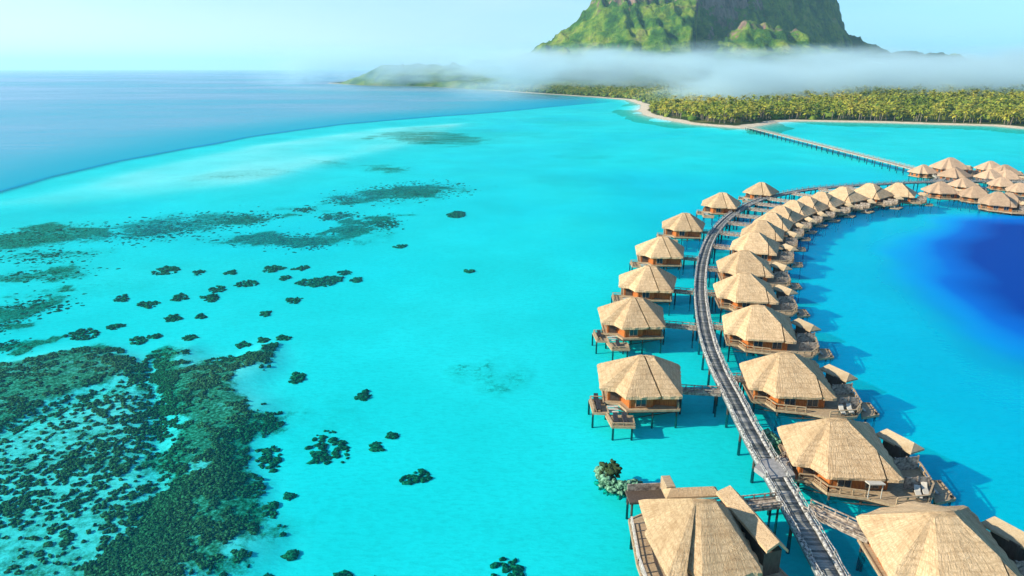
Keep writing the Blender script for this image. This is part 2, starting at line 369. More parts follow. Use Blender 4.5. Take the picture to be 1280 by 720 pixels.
# ------------------------------------------------------------------ lagoon floor and water
def fan(nr, nc, first, ratio):
    k = np.arange(nr); ys = -25 + first * (ratio ** k - 1) / (ratio - 1)
    us = np.linspace(rad(-74), rad(72), nc)
    Y, U = np.meshgrid(ys, us, indexing='ij'); X = (Y + 75) * np.tan(U); return X, Y
X, Y = fan(640, 620, .5, 1.0105)
D, OC, _o = depth_at(X, Y); RF = reef_at(X, Y)
land = poly_sd(X, Y, SHORE)
eo = poly_sd(X, Y, EDGE); crest = sstep(-60, -8, eo) * sstep(170, 100, eo)   # the reef crest stands just under the surface
GD = np.where(D > 3, 3 + (D - 3) * .22, D); GD = GD * (1 - crest) + .45 * crest
Z = -GD - np.where(land > 12, 3.0, 0) + (1 - crest) * RF * .25 * (fbm(X * .5, Y * .5, 3, 2))
me = np_mesh('seabed', np.stack([X, Y, Z], -1).reshape(-1, 3), grid_faces(*X.shape), {'reef': RF})
tag(link('seabed', me, 'seabed', None, True), kind='structure')
X2, Y2 = fan(430, 420, .8, 1.0157)
D2_, OC2, OUT2 = depth_at(X2, Y2)
me = np_mesh('lagoon_water', np.stack([X2, Y2, 0 * X2], -1).reshape(-1, 3), grid_faces(*X2.shape), {'depth': D2_, 'ocean': OC2, 'outer': OUT2})
tag(link('lagoon_water', me, 'water', None, True), kind='structure')

# ------------------------------------------------------------------ coral
def ico(sub):
    b = bmesh.new(); bmesh.ops.create_icosphere(b, subdivisions=sub, radius=1)
    V = np.array([v.co[:] for v in b.verts]); F = np.array([[v.index for v in f.verts] for f in b.faces]); b.free(); return V, F
ICO1, ICO2 = ico(1), ico(2)
def clumps(name, P, S, flat=.6, base=ICO1, mt='coral', lump=.45, parent=None):
    V0, F0 = base; nv = len(V0); k = len(P)
    J = 1 + lump * (RNG.random((k, nv, 1)) - .5) * 2
    A = RNG.random(k) * 6.283; ca, sa = np.cos(A), np.sin(A)
    V = V0[None] * J; x = V[..., 0] * (1 + .5 * RNG.random((k, 1))); y = V[..., 1]
    W = np.stack([x * ca[:, None] - y * sa[:, None], x * sa[:, None] + y * ca[:, None], V[..., 2] * flat], -1) * S[:, None, None] + P[:, None]
    F = (F0[None] + (np.arange(k) * nv)[:, None, None]).reshape(-1, 3)
    return link(name, np_mesh(name, W.reshape(-1, 3), F), mt, parent, True)
pts = []
for poly, dens in ((D1, 28.0), (D2, 18.0), (D3, 30.0)):
    xs, ys = [p[0] for p in poly], [p[1] for p in poly]
    x0, x1, y0, y1 = min(xs) - 3, max(xs) + 3, min(ys) - 3, max(ys) + 3
    k = int((x1 - x0) * (y1 - y0) * dens)
    x = x0 + RNG.random(k) * (x1 - x0); y = y0 + RNG.random(k) * (y1 - y0)
    r = reef_at(x, y); nn = fbm(x * .14, y * .14, 4, 50) * .6 + fbm(x * (1.0 if poly is not D3 else 1.9), y * (1.0 if poly is not D3 else 1.9), 2, 60) * .95 - .2
    ok = (poly_sd(x, y, poly) > -2) & (r * .55 + nn > (1.13 if poly is not D3 else .99)) & (r > .3)
    pts.append(np.stack([x[ok], y[ok]], 1))
P2d = np.concatenate(pts); 
print('coral', len(P2d))
if len(P2d) > 34000: P2d = P2d[RNG.permutation(len(P2d))[:34000]]
dd, _, _ = depth_at(P2d[:, 0], P2d[:, 1]); S = .09 + .15 * RNG.random(len(P2d)) ** 2
o = clumps('coral_reef', np.column_stack([P2d, -dd + .12]), S * (1 + P2d[:, 1] * .003), .85)
tag(o, 'dense dark brown coral field spread under the shallow water at lower left', 'coral reef', kind='stuff')
# coral along the farther streaks
pts = []
for c, Mi, s in STREAKS[:18]:
    if s < .6: continue
    A = np.linalg.inv(Mi); k = int(min(1500, 120 + 4.0 * abs(np.linalg.det(A))))
    e = RNG.normal(size=(k, 2)) * .48; q = c + e @ A.T
    pts.append(q[:int(k * s)])
P2d = np.concatenate(pts); dd, _, _ = depth_at(P2d[:, 0], P2d[:, 1])
o = clumps('coral_ridges', np.column_stack([P2d, -dd]), (.12 + .26 * RNG.random(len(P2d)) ** 2) * (1 + P2d[:, 1] * .003), .4)
tag(o, 'broken dark coral ridges streaking across the sandy lagoon floor', 'coral reef', kind='stuff')
# single coral heads
HEADS = [((400, 342, 29, 6), 'widest of the dark coral patches alone on bright sand beyond the reef'), ((408, 545, 26, 22), 'ring of brown coral heads lying right of the big dark reef'),
    ((331, 557, 21, 15), 'round coral clump touching the right side of the big dark reef'), ((335, 620, 14, 12), 'small coral clump below the round clump at the reef edge'),
    ((520, 581, 18, 8), 'low flat coral head alone on open sand right of the reef'), ((635, 695, 22, 17), 'greenish coral head nearest the foreground bungalow on the left'),
    ((100, 406, 21, 7), 'dark oval coral patch at the left between two reef bands'), ((371, 460, 10, 6), 'small coral head just above the right tip of the reef'),
    ((453, 482, 9, 6), 'small round coral head alone on sand above the ring of coral'), ((470, 543, 9, 6), 'small coral head just right of the ring of coral heads')]
SMALL = [(340, 327, 14, 4), (375, 326, 12, 3), (307, 345, 14, 4), (270, 352, 11, 4), (262, 363, 11, 5), (225, 362, 9, 5), (207, 330, 18, 5), (247, 332, 8, 3), (288, 332, 8, 3), (215, 387, 10, 4), (185, 370, 15, 4), (150, 363, 10, 4),
    (172, 414, 11, 4), (192, 409, 9, 3), (367, 365, 10, 4), (330, 382, 7, 3), (430, 332, 9, 3), (445, 340, 7, 3), (570, 261, 12, 4), (587, 330, 6, 2), (212, 388, 10, 4), (302, 420, 9, 4), (142, 397, 12, 3), (235, 411, 9, 3),
    (355, 338, 8, 3), (420, 340, 8, 3), (361, 603, 5, 3), (328, 414, 7, 3), (312, 645, 6, 4), (362, 676, 5, 3), (332, 705, 7, 4), (490, 530, 5, 3), (430, 700, 8, 5), (470, 708, 6, 3), (352, 412, 8, 3), (250, 385, 7, 3), (500, 300, 8, 2)]
def coral_head(q, name):
    cx, cy, rx, ry = q; c, Mi = ell(cx, cy, rx, ry, 6); A = np.linalg.inv(Mi)
    area = abs(np.linalg.det(A)); k = int(np.clip(area * 9, 30, 420))
    a = RNG.random(k) * 6.283; r = RNG.random(k) ** .65 * (.98 + .12 * np.sin(a * 3 + cx)); e = np.stack([np.cos(a), np.sin(a)], 1) * r[:, None]
    if cx == 408: e = e[(r > .42) | (e[:, 0] < -.1)]
    q2 = (e @ A.T); d, _, _ = depth_at(np.array([c[0]]), np.array([c[1]])); d = float(d[0])
    S = (.17 + .26 * RNG.random(len(q2)) ** 1.5) * (1 + c[1] * .003)
    o = clumps(name, np.column_stack([q2, np.zeros(len(q2)) + .05]), S, .55)
    o.location = (c[0], c[1], -d); return o
for q, lab in HEADS:
    tag(coral_head(q, 'coral_clump'), lab, 'coral clump', 'coral heads on the sand round the reef')
for q in SMALL:
    tag(coral_head(q, 'coral_patch'), 'small dark coral patch scattered on the bright sand around the reef', 'coral patch', 'small coral patches scattered over the sand')

# ------------------------------------------------------------------ bungalows
def roof_solid(base, apex, z_eave, thick=.38, rings=14, seed=0):
    per = []
    for i in range(len(base)):
        a, b = Vector(base[i]), Vector(base[(i + 1) % len(base)]); k = max(2, int((b - a).length / .55))
        per += [a.lerp(b, j / k) for j in range(k)]
    for _ in range(1): per = [(per[i - 1] + per[i] * 8 + per[(i + 1) % len(per)]) / 10 for i in range(len(per))]
    rr = random.Random(seed); m_ = len(per); bm = bmesh.new(); ap = Vector(apex); lc = bm.verts.layers.float.new('course'); la = bm.verts.layers.float.new('arc')
    rag = [rr.uniform(-.13, .13) for _ in per]
    def shell(dz, jit):
        top = bm.verts.new(ap + Vector((0, 0, dz))); R = []
        for r in range(1, rings + 1):
            t = r / rings; ring = []
            for pi_, p in enumerate(per):
                top_p = ap + Vector((max(-.8, min(.8, (p.x - ap.x) * .3)), 0, 0))
                v = top_p.lerp(Vector((p.x, p.y, z_eave)), t); v.z += dz + .05 * math.sin(t * math.pi) * t + (rr.uniform(-jit, jit) if jit else 0) + .03 * math.sin(p.x * 1.3 + p.y * 2.1 + t * 3)
                if jit and r == rings: v.x += rag[pi_] + rr.uniform(-.05, .05); v.y += rag[pi_]; v.z += rag[pi_] * .5
                nv_ = bm.verts.new(v); nv_[lc] = t; nv_[la] = pi_ + 20; ring.append(nv_)
            R.append(ring)
        return top, R
    t1, R1 = shell(0, .02); t2, R2 = shell(-thick, 0)
    for top, R, fl in ((t1, R1, 1), (t2, R2, -1)):
        for j in range(m_):
            k = (j + 1) % m_
            bm.faces.new((top, R[0][j], R[0][k])[::fl])
            for r in range(rings - 1): bm.faces.new((R[r][j], R[r + 1][j], R[r + 1][k], R[r][k])[::fl])
    for j in range(m_):
        k = (j + 1) % m_; bm.faces.new((R1[-1][j], R2[-1][j], R2[-1][k], R1[-1][k]))
    bmesh.ops.recalc_face_normals(bm, faces=bm.faces[:]); return bm
def cut(bm, co, no):      # keep the side the normal points away from
    r = bmesh.ops.bisect_plane(bm, geom=bm.verts[:] + bm.edges[:] + bm.faces[:], plane_co=co, plane_no=no, clear_outer=True)
    ed = [e for e in bm.edges if e.is_boundary]
    if ed: bmesh.ops.holes_fill(bm, edges=ed, sides=0)
def bm_obj(bm, name, mt, parent):
    me = bpy.data.meshes.new(name); bm.to_mesh(me); bm.free(); me.materials.append(M[mt]); return link(name, me, None, parent)
def ridge_roof(name, c, L, W, z0, z1, ang, parent, mt='thatch', hip=.6, thick=.22):
    ca, sa = math.cos(ang), math.sin(ang)
    def T(u, v, z): return (c[0] + u * ca - v * sa, c[1] + u * sa + v * ca, z)
    b = bmesh.new()
    def lay(dz): return [b.verts.new(T(*q)) for q in ((-L / 2, -W / 2, z0 + dz), (L / 2, -W / 2, z0 + dz), (L / 2, W / 2, z0 + dz), (-L / 2, W / 2, z0 + dz), (-L / 2 + hip, 0, z1 + dz), (L / 2 - hip, 0, z1 + dz))]
    A, B = lay(0), lay(-thick)
    for Q in (A, B):
        b.faces.new((Q[0], Q[1], Q[5], Q[4])); b.faces.new((Q[2], Q[3], Q[4], Q[5])); b.faces.new((Q[1], Q[2], Q[5])); b.faces.new((Q[3], Q[0], Q[4]))
    for i in range(4): b.faces.new((A[i], A[(i + 1) % 4], B[(i + 1) % 4], B[i]))
    bmesh.ops.recalc_face_normals(b, faces=b.faces[:]); return bm_obj(b, name, mt, parent)

def walls(poly, z0, z1, root, mt='orange_wood', door_edge=1, win_edges=(0, 2, 3)):
    w = MB(); k = len(poly); t = .14
    for i in range(k):
        a, b = Vector((*poly[i], 0)), Vector((*poly[(i + 1) % k], 0))
        w.beam((a.x, a.y, (z0 + z1) / 2), (b.x, b.y, (z0 + z1) / 2), t, z1 - z0)
        w.box((a.x, a.y, (z0 + z1) / 2 + .01), (.24, .24, z1 - z0 + .02))
    W = w.build('wall', mt, root)
    for i in range(k):
        a, b = Vector((*poly[i], 0)), Vector((*poly[(i + 1) % k], 0)); d = (b - a); L = d.length; d.normalize(); nrm = Vector((d.y, -d.x, 0))
        if i == door_edge and L > 1.6:
            p = (a + b) / 2 + nrm * .11
            ang = math.atan2(d.y, d.x)
            dr = MB().box((p.x, p.y, z0 + 1.05), (1.3, .06, 2.1), ang).build('door', 'dark_wood', W)
            h = p + nrm * .06 + d * .5; MB().box((h.x, h.y, z0 + 1.0), (.06, .06, .25), ang).build('handle', 'pale_wood', dr)
        elif i in win_edges and L > 2:
            kk = max(1, int(L / 2.4))
            for j in range(kk):
                p = a + d * (L * (j + .5) / kk) + nrm * .09; ang = math.atan2(d.y, d.x); hw = 1.5
                fr = MB()
                for sx in (-1, 1): q = p + d * sx * (hw / 2 - .04); fr.box((q.x, q.y, z0 + 1.15), (.1, .1, 1.9), ang)
                for zz in (.23, 2.07): fr.box((p.x, p.y, z0 + zz), (hw + .06, .12, .1), ang)
                fr.box((p.x, p.y, z0 + 1.15), (.07, .09, 1.8), ang)
                f = fr.build('window', 'deck_wood', W)
                MB().box((p.x, p.y, z0 + 1.15), (hw - .1, .04, 1.75), ang).build('pane', 'glass', f)
    return W
def rail(pts, z, root, mt='deck_wood', h=.95, name='railing'):
    w = MB()
    for a, b in zip(pts, pts[1:]):
        a, b = Vector((*a, z)), Vector((*b, z)); L = (b - a).length; k = max(1, int(L / 1.1))
        for j in range(k + 1):
            p = a.lerp(b, j / k); w.box((p.x, p.y, z + h / 2), (.13, .13, h))
        w.beam(a + Vector((0, 0, h + .03)), b + Vector((0, 0, h + .03)), .18, .09); w.beam(a + Vector((0, 0, h * .5)), b + Vector((0, 0, h * .5)), .08, .06)
        w.beam(a + Vector((0, 0, h * .25)), b + Vector((0, 0, h * .25)), .06, .05)
    return w.build(name, mt, root)
def deck(poly, z, root, th=.25, mt='deck_wood', name='deck'):
    w = MB(); w.prism(poly, z - th, z)
    # plank lines as raised boards
    xs = [p[0] for p in poly]; ys = [p[1] for p in poly]
    d = w.build(name, mt, root)
    f = MB(); k = len(poly)
    for i in range(k):
        a, b = poly[i], poly[(i + 1) % k]; f.beam((*a, z - .06), (*b, z - .06), .16, .32)
    f.build('edge_beam', 'deck_wood', d); return d
def stilts(pts, z, root, r=.14, bot=-3.0, mt='pile_wood'):
    for (x, y) in pts:
        MB().cyl((x, y, bot), (x, y, z), r * 1.15, r, 7).build('stilt', mt, root)
def braces(pairs, z, root):
    w = MB()
    for a, b in pairs:
        w.beam((*a, z - .35), (*b, z - .35), .2, .26); w.beam((*a, .5), (*b, z - .45), .1, .1)
    w.build('cross_beam', 'pile_wood', root)
def inset(poly, k, c=(0, 0)): return [(c[0] + (x - c[0]) * k, c[1] + (y - c[1]) * k) for x, y in poly]

ZD, ZE = 1.9, 4.15
def screen(p, q, z, h, root):   # woven privacy screen
    w = MB(); w.beam((*p, z + h / 2), (*q, z + h / 2), .08, h); k = max(1, int((Vector(q) - Vector(p)).length / 1.2))
    for j in range(k + 1):
        t = Vector(p).lerp(Vector(q), j / k); w.box((t.x, t.y, z + h / 2 + .06), (.14, .14, h + .12))
    w.build('privacy_screen', 'bridge_wood', root)

def bungalow_sea(name='overwater_bungalow', mt='thatch'):
    r = empty(name)
    base = [(-4.6, 5.3), (-5.9, -3.0), (-4.0, -3.2), (-3.2, -5.5), (4.9, -6.0), (7.3, 6.4), (1.6, 7.2)]
    apex = (-.1, .2, 8.3); s = 3.2
    b1 = roof_solid(base, apex, ZE, seed=1); cut(b1, (s - .11, 0, 0), (1, -.03, 0)); bm_obj(b1, 'roof', mt, r)
    b2 = roof_solid(base, (apex[0], apex[1], apex[2] - .16), ZE - .16, seed=2); cut(b2, (s + .11, 0, 0), (-1, .03, 0)); bm_obj(b2, 'roof_section', mt, r)
    ridge_roof('annex_roof', (9.0, 2.6), 4.8, 2.3, 3.7, 4.5, rad(-66), r, 'thatch_ridge')
    wp = [(-3.7, 4.0), (-4.6, -2.1), (-2.7, -2.4), (-2.2, -4.4), (3.8, -4.7), (5.4, 3.4), (1.8, 4.8)]
    walls(wp, ZD, 4.75, r, door_edge=1, win_edges=(0, 3, 4))
    MB().prism([(8.2, 1.0), (9.4, .8), (9.9, 2.7), (9.0, 4.2), (7.8, 3.8)], ZD, 3.7).build('annex', 'dark_wood', r)
    dp = [(-4.4, 4.6), (-5.3, -2.9), (-3.5, -3.2), (-2.8, -5.4), (1.0, -6.3), (3.5, -7.7), (7.2, -7.2), (9.0, -5.0), (9.8, -1.0), (9.9, 4.6), (3, 5.4)]
    deck(dp, ZD, r)
    rail([(3.5, -7.55), (7.1, -7.05), (8.85, -4.9), (9.65, -1.0), (9.7, .4)], ZD, r)
    rail([(-4.9, -2.8), (-3.4, -3.1), (-2.7, -5.2), (.9, -6.1)], ZD, r, h=.8)
    screen((5.9, -4.6), (8.6, -4.4), ZD, 1.5, r); screen((6.6, -1.0), (9.5, -.6), ZD, 1.7, r)
    lp = [(8.6, -6.2), (11.2, -5.4), (11.6, -2.0), (9.9, -1.9), (9.2, -4.7)]
    deck(lp, 1.15, r, name='swim_platform'); 
    st = MB()
    for k in range(3): st.box((9.35 + k * .3, -3.9, ZD - .25 - k * .28), (.34, 1.5, .12))
    st.build('steps', 'pale_wood', r)
    stilts([(-4.0, 4), (-4.7, -2.4), (-2.4, -5.0), (.8, -5.7), (3.7, -7.1), (6.9, -6.8), (9.2, -1), (9.3, 4.2), (3, 4.8), (5.6, -1), (0, 0)], ZD - .2, r)
    stilts([(10.9, -5.1), (11.3, -2.3)], 1.4, r, .14)
    braces([((-4.7, -2.4), (-2.4, -5.0)), ((-2.4, -5.0), (3.7, -7.1)), ((3.7, -7.1), (6.9, -6.8)), ((6.9, -6.8), (9.2, -1)), ((9.2, -1), (9.3, 4.2)), ((-4.0, 4), (-4.7, -2.4))], ZD, r)
    return r
def bungalow_lagoon():
    r = empty('overwater_bungalow')
    base = [(-5.4, 5.6), (-6.0, -2.6), (-3.9, -2.9), (-2.9, -5.4), (4.8, -4.9), (6.9, 5.6), (2.2, 7.0)]
    apex = (.6, -.1, 8.3); no = Vector((1, .34, 0)).normalized(); co = Vector((.95, -2.2, 0))
    b1 = roof_solid(base, apex, ZE, seed=4); cut(b1, co - no * .13, no); bm_obj(b1, 'roof', 'thatch', r)
    b2 = roof_solid(base, (apex[0], apex[1], apex[2] - .08), ZE - .08, seed=5); cut(b2, co + no * .13, -no); bm_obj(b2, 'roof_section', 'thatch', r)
    wp = [(-4.4, 4.2), (-4.7, -1.8), (-2.9, -2.0), (-2.1, -4.2), (.9, -3.9), (1.6, -3.1), (4.2, -3.7), (5.0, 3.2), (1.8, 4.8)]
    walls(wp, ZD, 4.75, r, door_edge=1, win_edges=(0, 3, 6))
    dp = [(-4.9, 4.8), (-5.4, -2.4), (-3.4, -3.0), (-2.6, -5.0), (4.6, -4.7), (5.8, 3.8), (2, 5.3)]
    deck(dp, ZD, r)
    lp1 = [(-7.2, -.9), (-7.1, -4.8), (-5.0, -5.0), (-5.2, -1.0)]; deck(lp1, 1.45, r, name='sun_deck')
    lp2 = [(-5.4, -4.9), (-5.0, -8.0), (-2.0, -8.1), (-1.8, -5.2)]; deck(lp2, 1.15, r, name='swim_platform')
    rail([(-5.3, -1.1), (-7.1, -1.0), (-7.0, -4.7)], 1.45, r, 'deck_wood', .6); rail([(-5.3, -5.1), (-4.9, -7.9), (-2.1, -8.0)], 1.15, r, 'deck_wood', .5)
    rail([(4.4, -4.5), (5.6, 3.6)], ZD, r)
    st = MB()
    for k in range(3): st.box((-4.3, -3.4 - k * .32, ZD - .2 - k * .25), (1.5, .34, .12))
    st.build('steps', 'pale_wood', r)
    stilts([(-4.6, 4.2), (-5.0, -2.2), (-2.4, -4.7), (1, -4.6), (4.3, -4.4), (5.4, 3.4), (2, 4.8), (0, 0)], ZD - .2, r)
    stilts([(-7.2, -.7), (-7.1, -4.5), (-4.8, -7.8), (-2.3, -7.8)], 1.2, r, .14)
    braces([((-5, -2.2), (-2.4, -4.7)), ((-2.4, -4.7), (4.3, -4.4)), ((4.3, -4.4), (5.4, 3.4)), ((-4.6, 4.2), (-5.0, -2.2))], ZD, r)
    return r
def bungalow_twin():
    r = empty('overwater_bungalow')
    base = [(-4.7, 5.9), (-4.6, 1.2), (-5.0, 1.0), (-4.1, -5.0), (-2.5, -5.3), (-2.4, -3.7), (-1.3, -5.6), (4.3, -4.6), (4.2, 3.9), (2.2, 5.4)]
    apex = (.1, .1, 8.3)
    bm_obj(roof_solid(base, apex, ZE, seed=8), 'roof', 'thatch', r)
    # long separate roof over the side wing, its slope facing the sun
    b = bmesh.new(); Q = [(2.9, 5.4, 5.4), (4.9, -3.3, 5.3), (6.2, -2.6, 5.7), (4.4, 5.9, 5.8)]
    A = [b.verts.new(q) for q in Q]; B = [b.verts.new((x, y, z - .3)) for x, y, z in Q]
    ex = [b.verts.new((7.3, -2.2, 4.5)), b.verts.new((5.5, 6.3, 4.6))]; ex2 = [b.verts.new((7.3, -2.2, 4.2)), b.verts.new((5.5, 6.3, 4.3))]
    b.faces.new(A); b.faces.new(B[::-1]); b.faces.new((A[2], ex[0], ex[1], A[3])); b.faces.new((B[3], ex2[1], ex2[0], B[2]))
    b.faces.new((A[0], A[1], B[1], B[0])); b.faces.new((ex[0], ex[1], ex2[1], ex2[0]))
    b.faces.new((A[1], A[2], B[2], B[1])); b.faces.new((A[2], ex[0], ex2[0], B[2])); b.faces.new((A[0], A[3], B[3], B[0])); b.faces.new((A[3], ex[1], ex2[1], B[3]))
    bmesh.ops.recalc_face_normals(b, faces=b.faces[:])
    bmesh.ops.subdivide_edges(b, edges=b.edges[:], cuts=3, use_grid_fill=True)
    bm_obj(b, 'wing_roof', 'thatch', r)
    ridge_roof('entrance_roof', (.9, 6.9), 5.6, 1.5, 4.3, 4.9, rad(4), r)
    wp = [(-3.5, 4.4), (-3.0, -2.8), (-1.8, -2.6), (-.8, -4.0), (3.3, -3.6), (3.7, 3.6), (2.0, 4.8)]
    walls(wp, ZD, 4.8, r, door_edge=2, win_edges=(0, 3, 4))
    MB().prism([(5.0, -2.6), (6.8, -2.0), (5.0, 5.8), (3.3, 5.0), (4.4, 3.0)], ZD, 4.4).build('wing', 'dark_wood', r)
    deck([(-5.6, 5.6), (-5.9, -1), (-5.4, -8.0), (-1.0, -8.4), (4.3, -5.4), (7.6, -3.2), (3.8, 8.3), (-1.5, 8.1)], ZD, r)
    rail([(-5.5, 4.9), (-5.8, -1), (-5.3, -7.9)], ZD, r, 'pale_wood', .9)
    deck([(-3.9, -5.2), (-3.7, -6.7), (-2.4, -6.7), (-2.5, -5.2)], 3.2, r, .12, 'deck_wood', 'bath_shelter')
    stilts([(-5.3, 5.2), (-5.5, -1), (-5.1, -7.6), (-1, -7.9), (4, -5.1), (7.1, -3), (3.6, 7.8), (-1.4, 7.6), (0, 0)], ZD - .2, r)
    braces([((-5.5, -1), (-5.1, -7.6)), ((-5.1, -7.6), (-1, -7.9)), ((-1, -7.9), (4, -5.1)), ((4, -5.1), (7.1, -3))], ZD, r)
    return r

# ------------------------------------------------------------------ boardwalk centreline
WALK = [(28.0, 30.0), (28.3, 45.7), (28.7, 51), (29.0, 56.5), (29.3, 62.7), (29.5, 69), (29.9, 76.5), (30.6, 85.4), (31.3, 94.8), (32.8, 106.1), (35.6, 120.2), (39.9, 137.9), (46.2, 158.8), (55.1, 182.5), (66.7, 206.2), (78.9, 225.9), (88.5, 238.0), (99, 247.2), (113.1, 257.4), (132.1, 265.1), (149.9, 270.4), (164, 274), (184, 277), (203, 275), (222, 268), (260, 262)]
def spline(P, step=1.5):
    out = []; Q = [P[0]] + P + [P[-1]]
    for i in range(1, len(Q) - 2):
        p0, p1, p2, p3 = (Vector(q) for q in Q[i - 1:i + 3]); k = max(1, int((p2 - p1).length / step))
        for j in range(k):
            t = j / k; out.append(.5 * ((2 * p1) + (p2 - p0) * t + (2 * p0 - 5 * p1 + 4 * p2 - p3) * t * t + (3 * p1 - p0 - 3 * p2 + p3) * t ** 3))
    out.append(Vector(P[-1])); return out
WS = spline(WALK)
def normals(S):
    R = []
    for i in range(len(S)):
        d = (S[min(i + 1, len(S) - 1)] - S[max(i - 1, 0)]).normalized(); R.append(Vector((-d.y, d.x)))
    return R
WN = normals(WS)
def ribbon(name, S, Nn, o0, o1, z0, z1, mt, parent, jit=0.0):
    V, F = [], []
    for p, q in zip(S, Nn):
        j = random.uniform(-jit, jit); jz = random.uniform(-jit, jit) * .8
        for o, z in ((o0 + j, z0), (o1 + j, z0), (o1 + j, z1 + jz), (o0 + j, z1 + jz)): V.append((p.x + q.x * o, p.y + q.y * o, z))
    for i in range(len(S) - 1):
        a, b = i * 4, i * 4 + 4
        for k in range(4): F.append((a + k, a + (k + 1) % 4, b + (k + 1) % 4, b + k))
    F += [(0, 3, 2, 1), (4 * (len(S) - 1), 4 * (len(S) - 1) + 1, 4 * (len(S) - 1) + 2, 4 * (len(S) - 1) + 3)]
    return link(name, np_mesh(name, V, F), mt, parent)
ZW = 1.6
m, nt = mat('lane_planks'); n = N(nt); g = n('ShaderNodeNewGeometry'); f = n.noise(g.outputs['Position'], 2.5, 5, .7); tone = n('ShaderNodeAttribute', attribute_name='tone').outputs['Fac']
c = n.ramp(n.math('ADD', n.math('MULTIPLY', f, .6), n.math('MULTIPLY', tone, .55)), [(.25, (.08, .085, .075)), (.5, (.19, .19, .165)), (.8, (.36, .34, .29))])
n.out(n.bsdf(c, .85, .2, f, .02)); M['lane_planks'] = m
def planks(S, Nn, half, z, root, pitch=.34):
    V, F, T = [], [], []; acc = 0.0
    for i in range(len(S) - 1):
        a, b = S[i], S[i + 1]; L = (b - a).length; d = (b - a) / L
        while acc < L:
            p = a + d * acc; q = Nn[i].lerp(Nn[i + 1], acc / L).normalized(); t = Vector((q.y, -q.x)); dz = random.uniform(-.012, .012); tn_ = random.random(); k = len(V)
            for zz in (z - .04, z + .03 + dz):
                for u, v in ((-1, -1), (1, -1), (1, 1), (-1, 1)):
                    w_ = p + q * (u * half) + t * (v * pitch * .43); V.append((w_.x, w_.y, zz)); T.append(tn_)
            F += [(k + 4, k + 5, k + 6, k + 7), (k, k + 1, k + 5, k + 4), (k + 1, k + 2, k + 6, k + 5), (k + 2, k + 3, k + 7, k + 6), (k + 3, k, k + 4, k + 7)]; acc += pitch
        acc -= L
    link('planks', np_mesh('planks', V, F, {'tone': T}), 'lane_planks', root)
def boardwalk(S, Nn, root, lane=.80, kerb=.47, mats=('lane_boards', 'grey_kerb'), post=4, npile=100, rails=True):
    ribbon('deck', S, Nn, -lane - kerb, lane + kerb, ZW - .3, ZW, mats[0], root)
    for sgn in (-1, 1):
        a, b = sorted((sgn * lane, sgn * (lane + kerb)))
        ribbon('kerb', S, Nn, a, b, ZW + .004, ZW + .22, mats[1], root, .03)
        if not rails: continue
        w = MB()
        for i in range(0, len(S), 2):
            p = S[i] + Nn[i] * sgn * (lane + kerb - .1); w.box((p.x, p.y, ZW + .5), (.16, .16, 1.0))
            if i + 2 < len(S):
                q = S[i + 2] + Nn[i + 2] * sgn * (lane + kerb - .1); m_ = (p + q) / 2
                w.beam((p.x, p.y, ZW + .95), (m_.x, m_.y, ZW + .8), .07); w.beam((m_.x, m_.y, ZW + .8), (q.x, q.y, ZW + .95), .07)
                w.beam((p.x, p.y, ZW + .5), (q.x, q.y, ZW + .5), .06)
        w.build('railing', mats[1], root)
    cnt = 0; rest = MB(); any_rest = False
    for i in range(1, len(S), post):
        for sgn in (-1, 1):
            p = S[i] + Nn[i] * sgn * (lane + kerb - .3)
            if p.y < 38: continue
            if cnt < npile:
                MB().cyl((p.x, p.y, -3), (p.x, p.y, ZW - .25), .2, .17, 7).build('pile', 'pile_wood', root); cnt += 1
            else: rest.cyl((p.x, p.y, -3), (p.x, p.y, ZW - .25), .2, .17, 6); any_rest = True
    if any_rest: tag(rest.build('far_piles', 'pile_wood', root), kind='stuff')
    else: rest.b.free()
    w = MB(); more = False
    for j, i in enumerate(range(1, len(S), post)):
        a = S[i] - Nn[i] * (lane + kerb - .1); b = S[i] + Nn[i] * (lane + kerb - .1)
        if j < 100: MB().beam((a.x, a.y, ZW - .42), (b.x, b.y, ZW - .42), .24).build('cross_beam', 'pile_wood', root)
        else: w.beam((a.x, a.y, ZW - .42), (b.x, b.y, ZW - .42), .24); more = True
    if more: tag(w.build('far_beams', 'pile_wood', root), kind='stuff')
    else: w.b.free()
wk = empty('boardwalk', (0, 0, 0))
tag(wk, 'long curving boardwalk with dark lane and pale grey railed kerbs running between the bungalow rows', 'boardwalk')
boardwalk(WS, WN, wk); planks(WS, WN, .79, ZW + .02, wk)
MB().prism([gp(*q, ZW + .25) for q in [(943, 584), (952, 574), (984, 572), (994, 594), (962, 598)]], ZW - .3, ZW + .26).build('junction_platform', 'junction_boards', wk)

# shore jetty
JS = spline([(172, 276), (180, 288), (183, 313), (184, 400), (184.5, 470), (184.5, 549)], 2.4); JN = normals(JS)
jt = empty('shore_jetty'); tag(jt, 'long straight pale jetty running from the far bungalow cluster to the palm shore', 'jetty')
boardwalk(JS, JN, jt, 1.2, .5, ('jetty_wood', 'jetty_wood'), 3, 100, True)

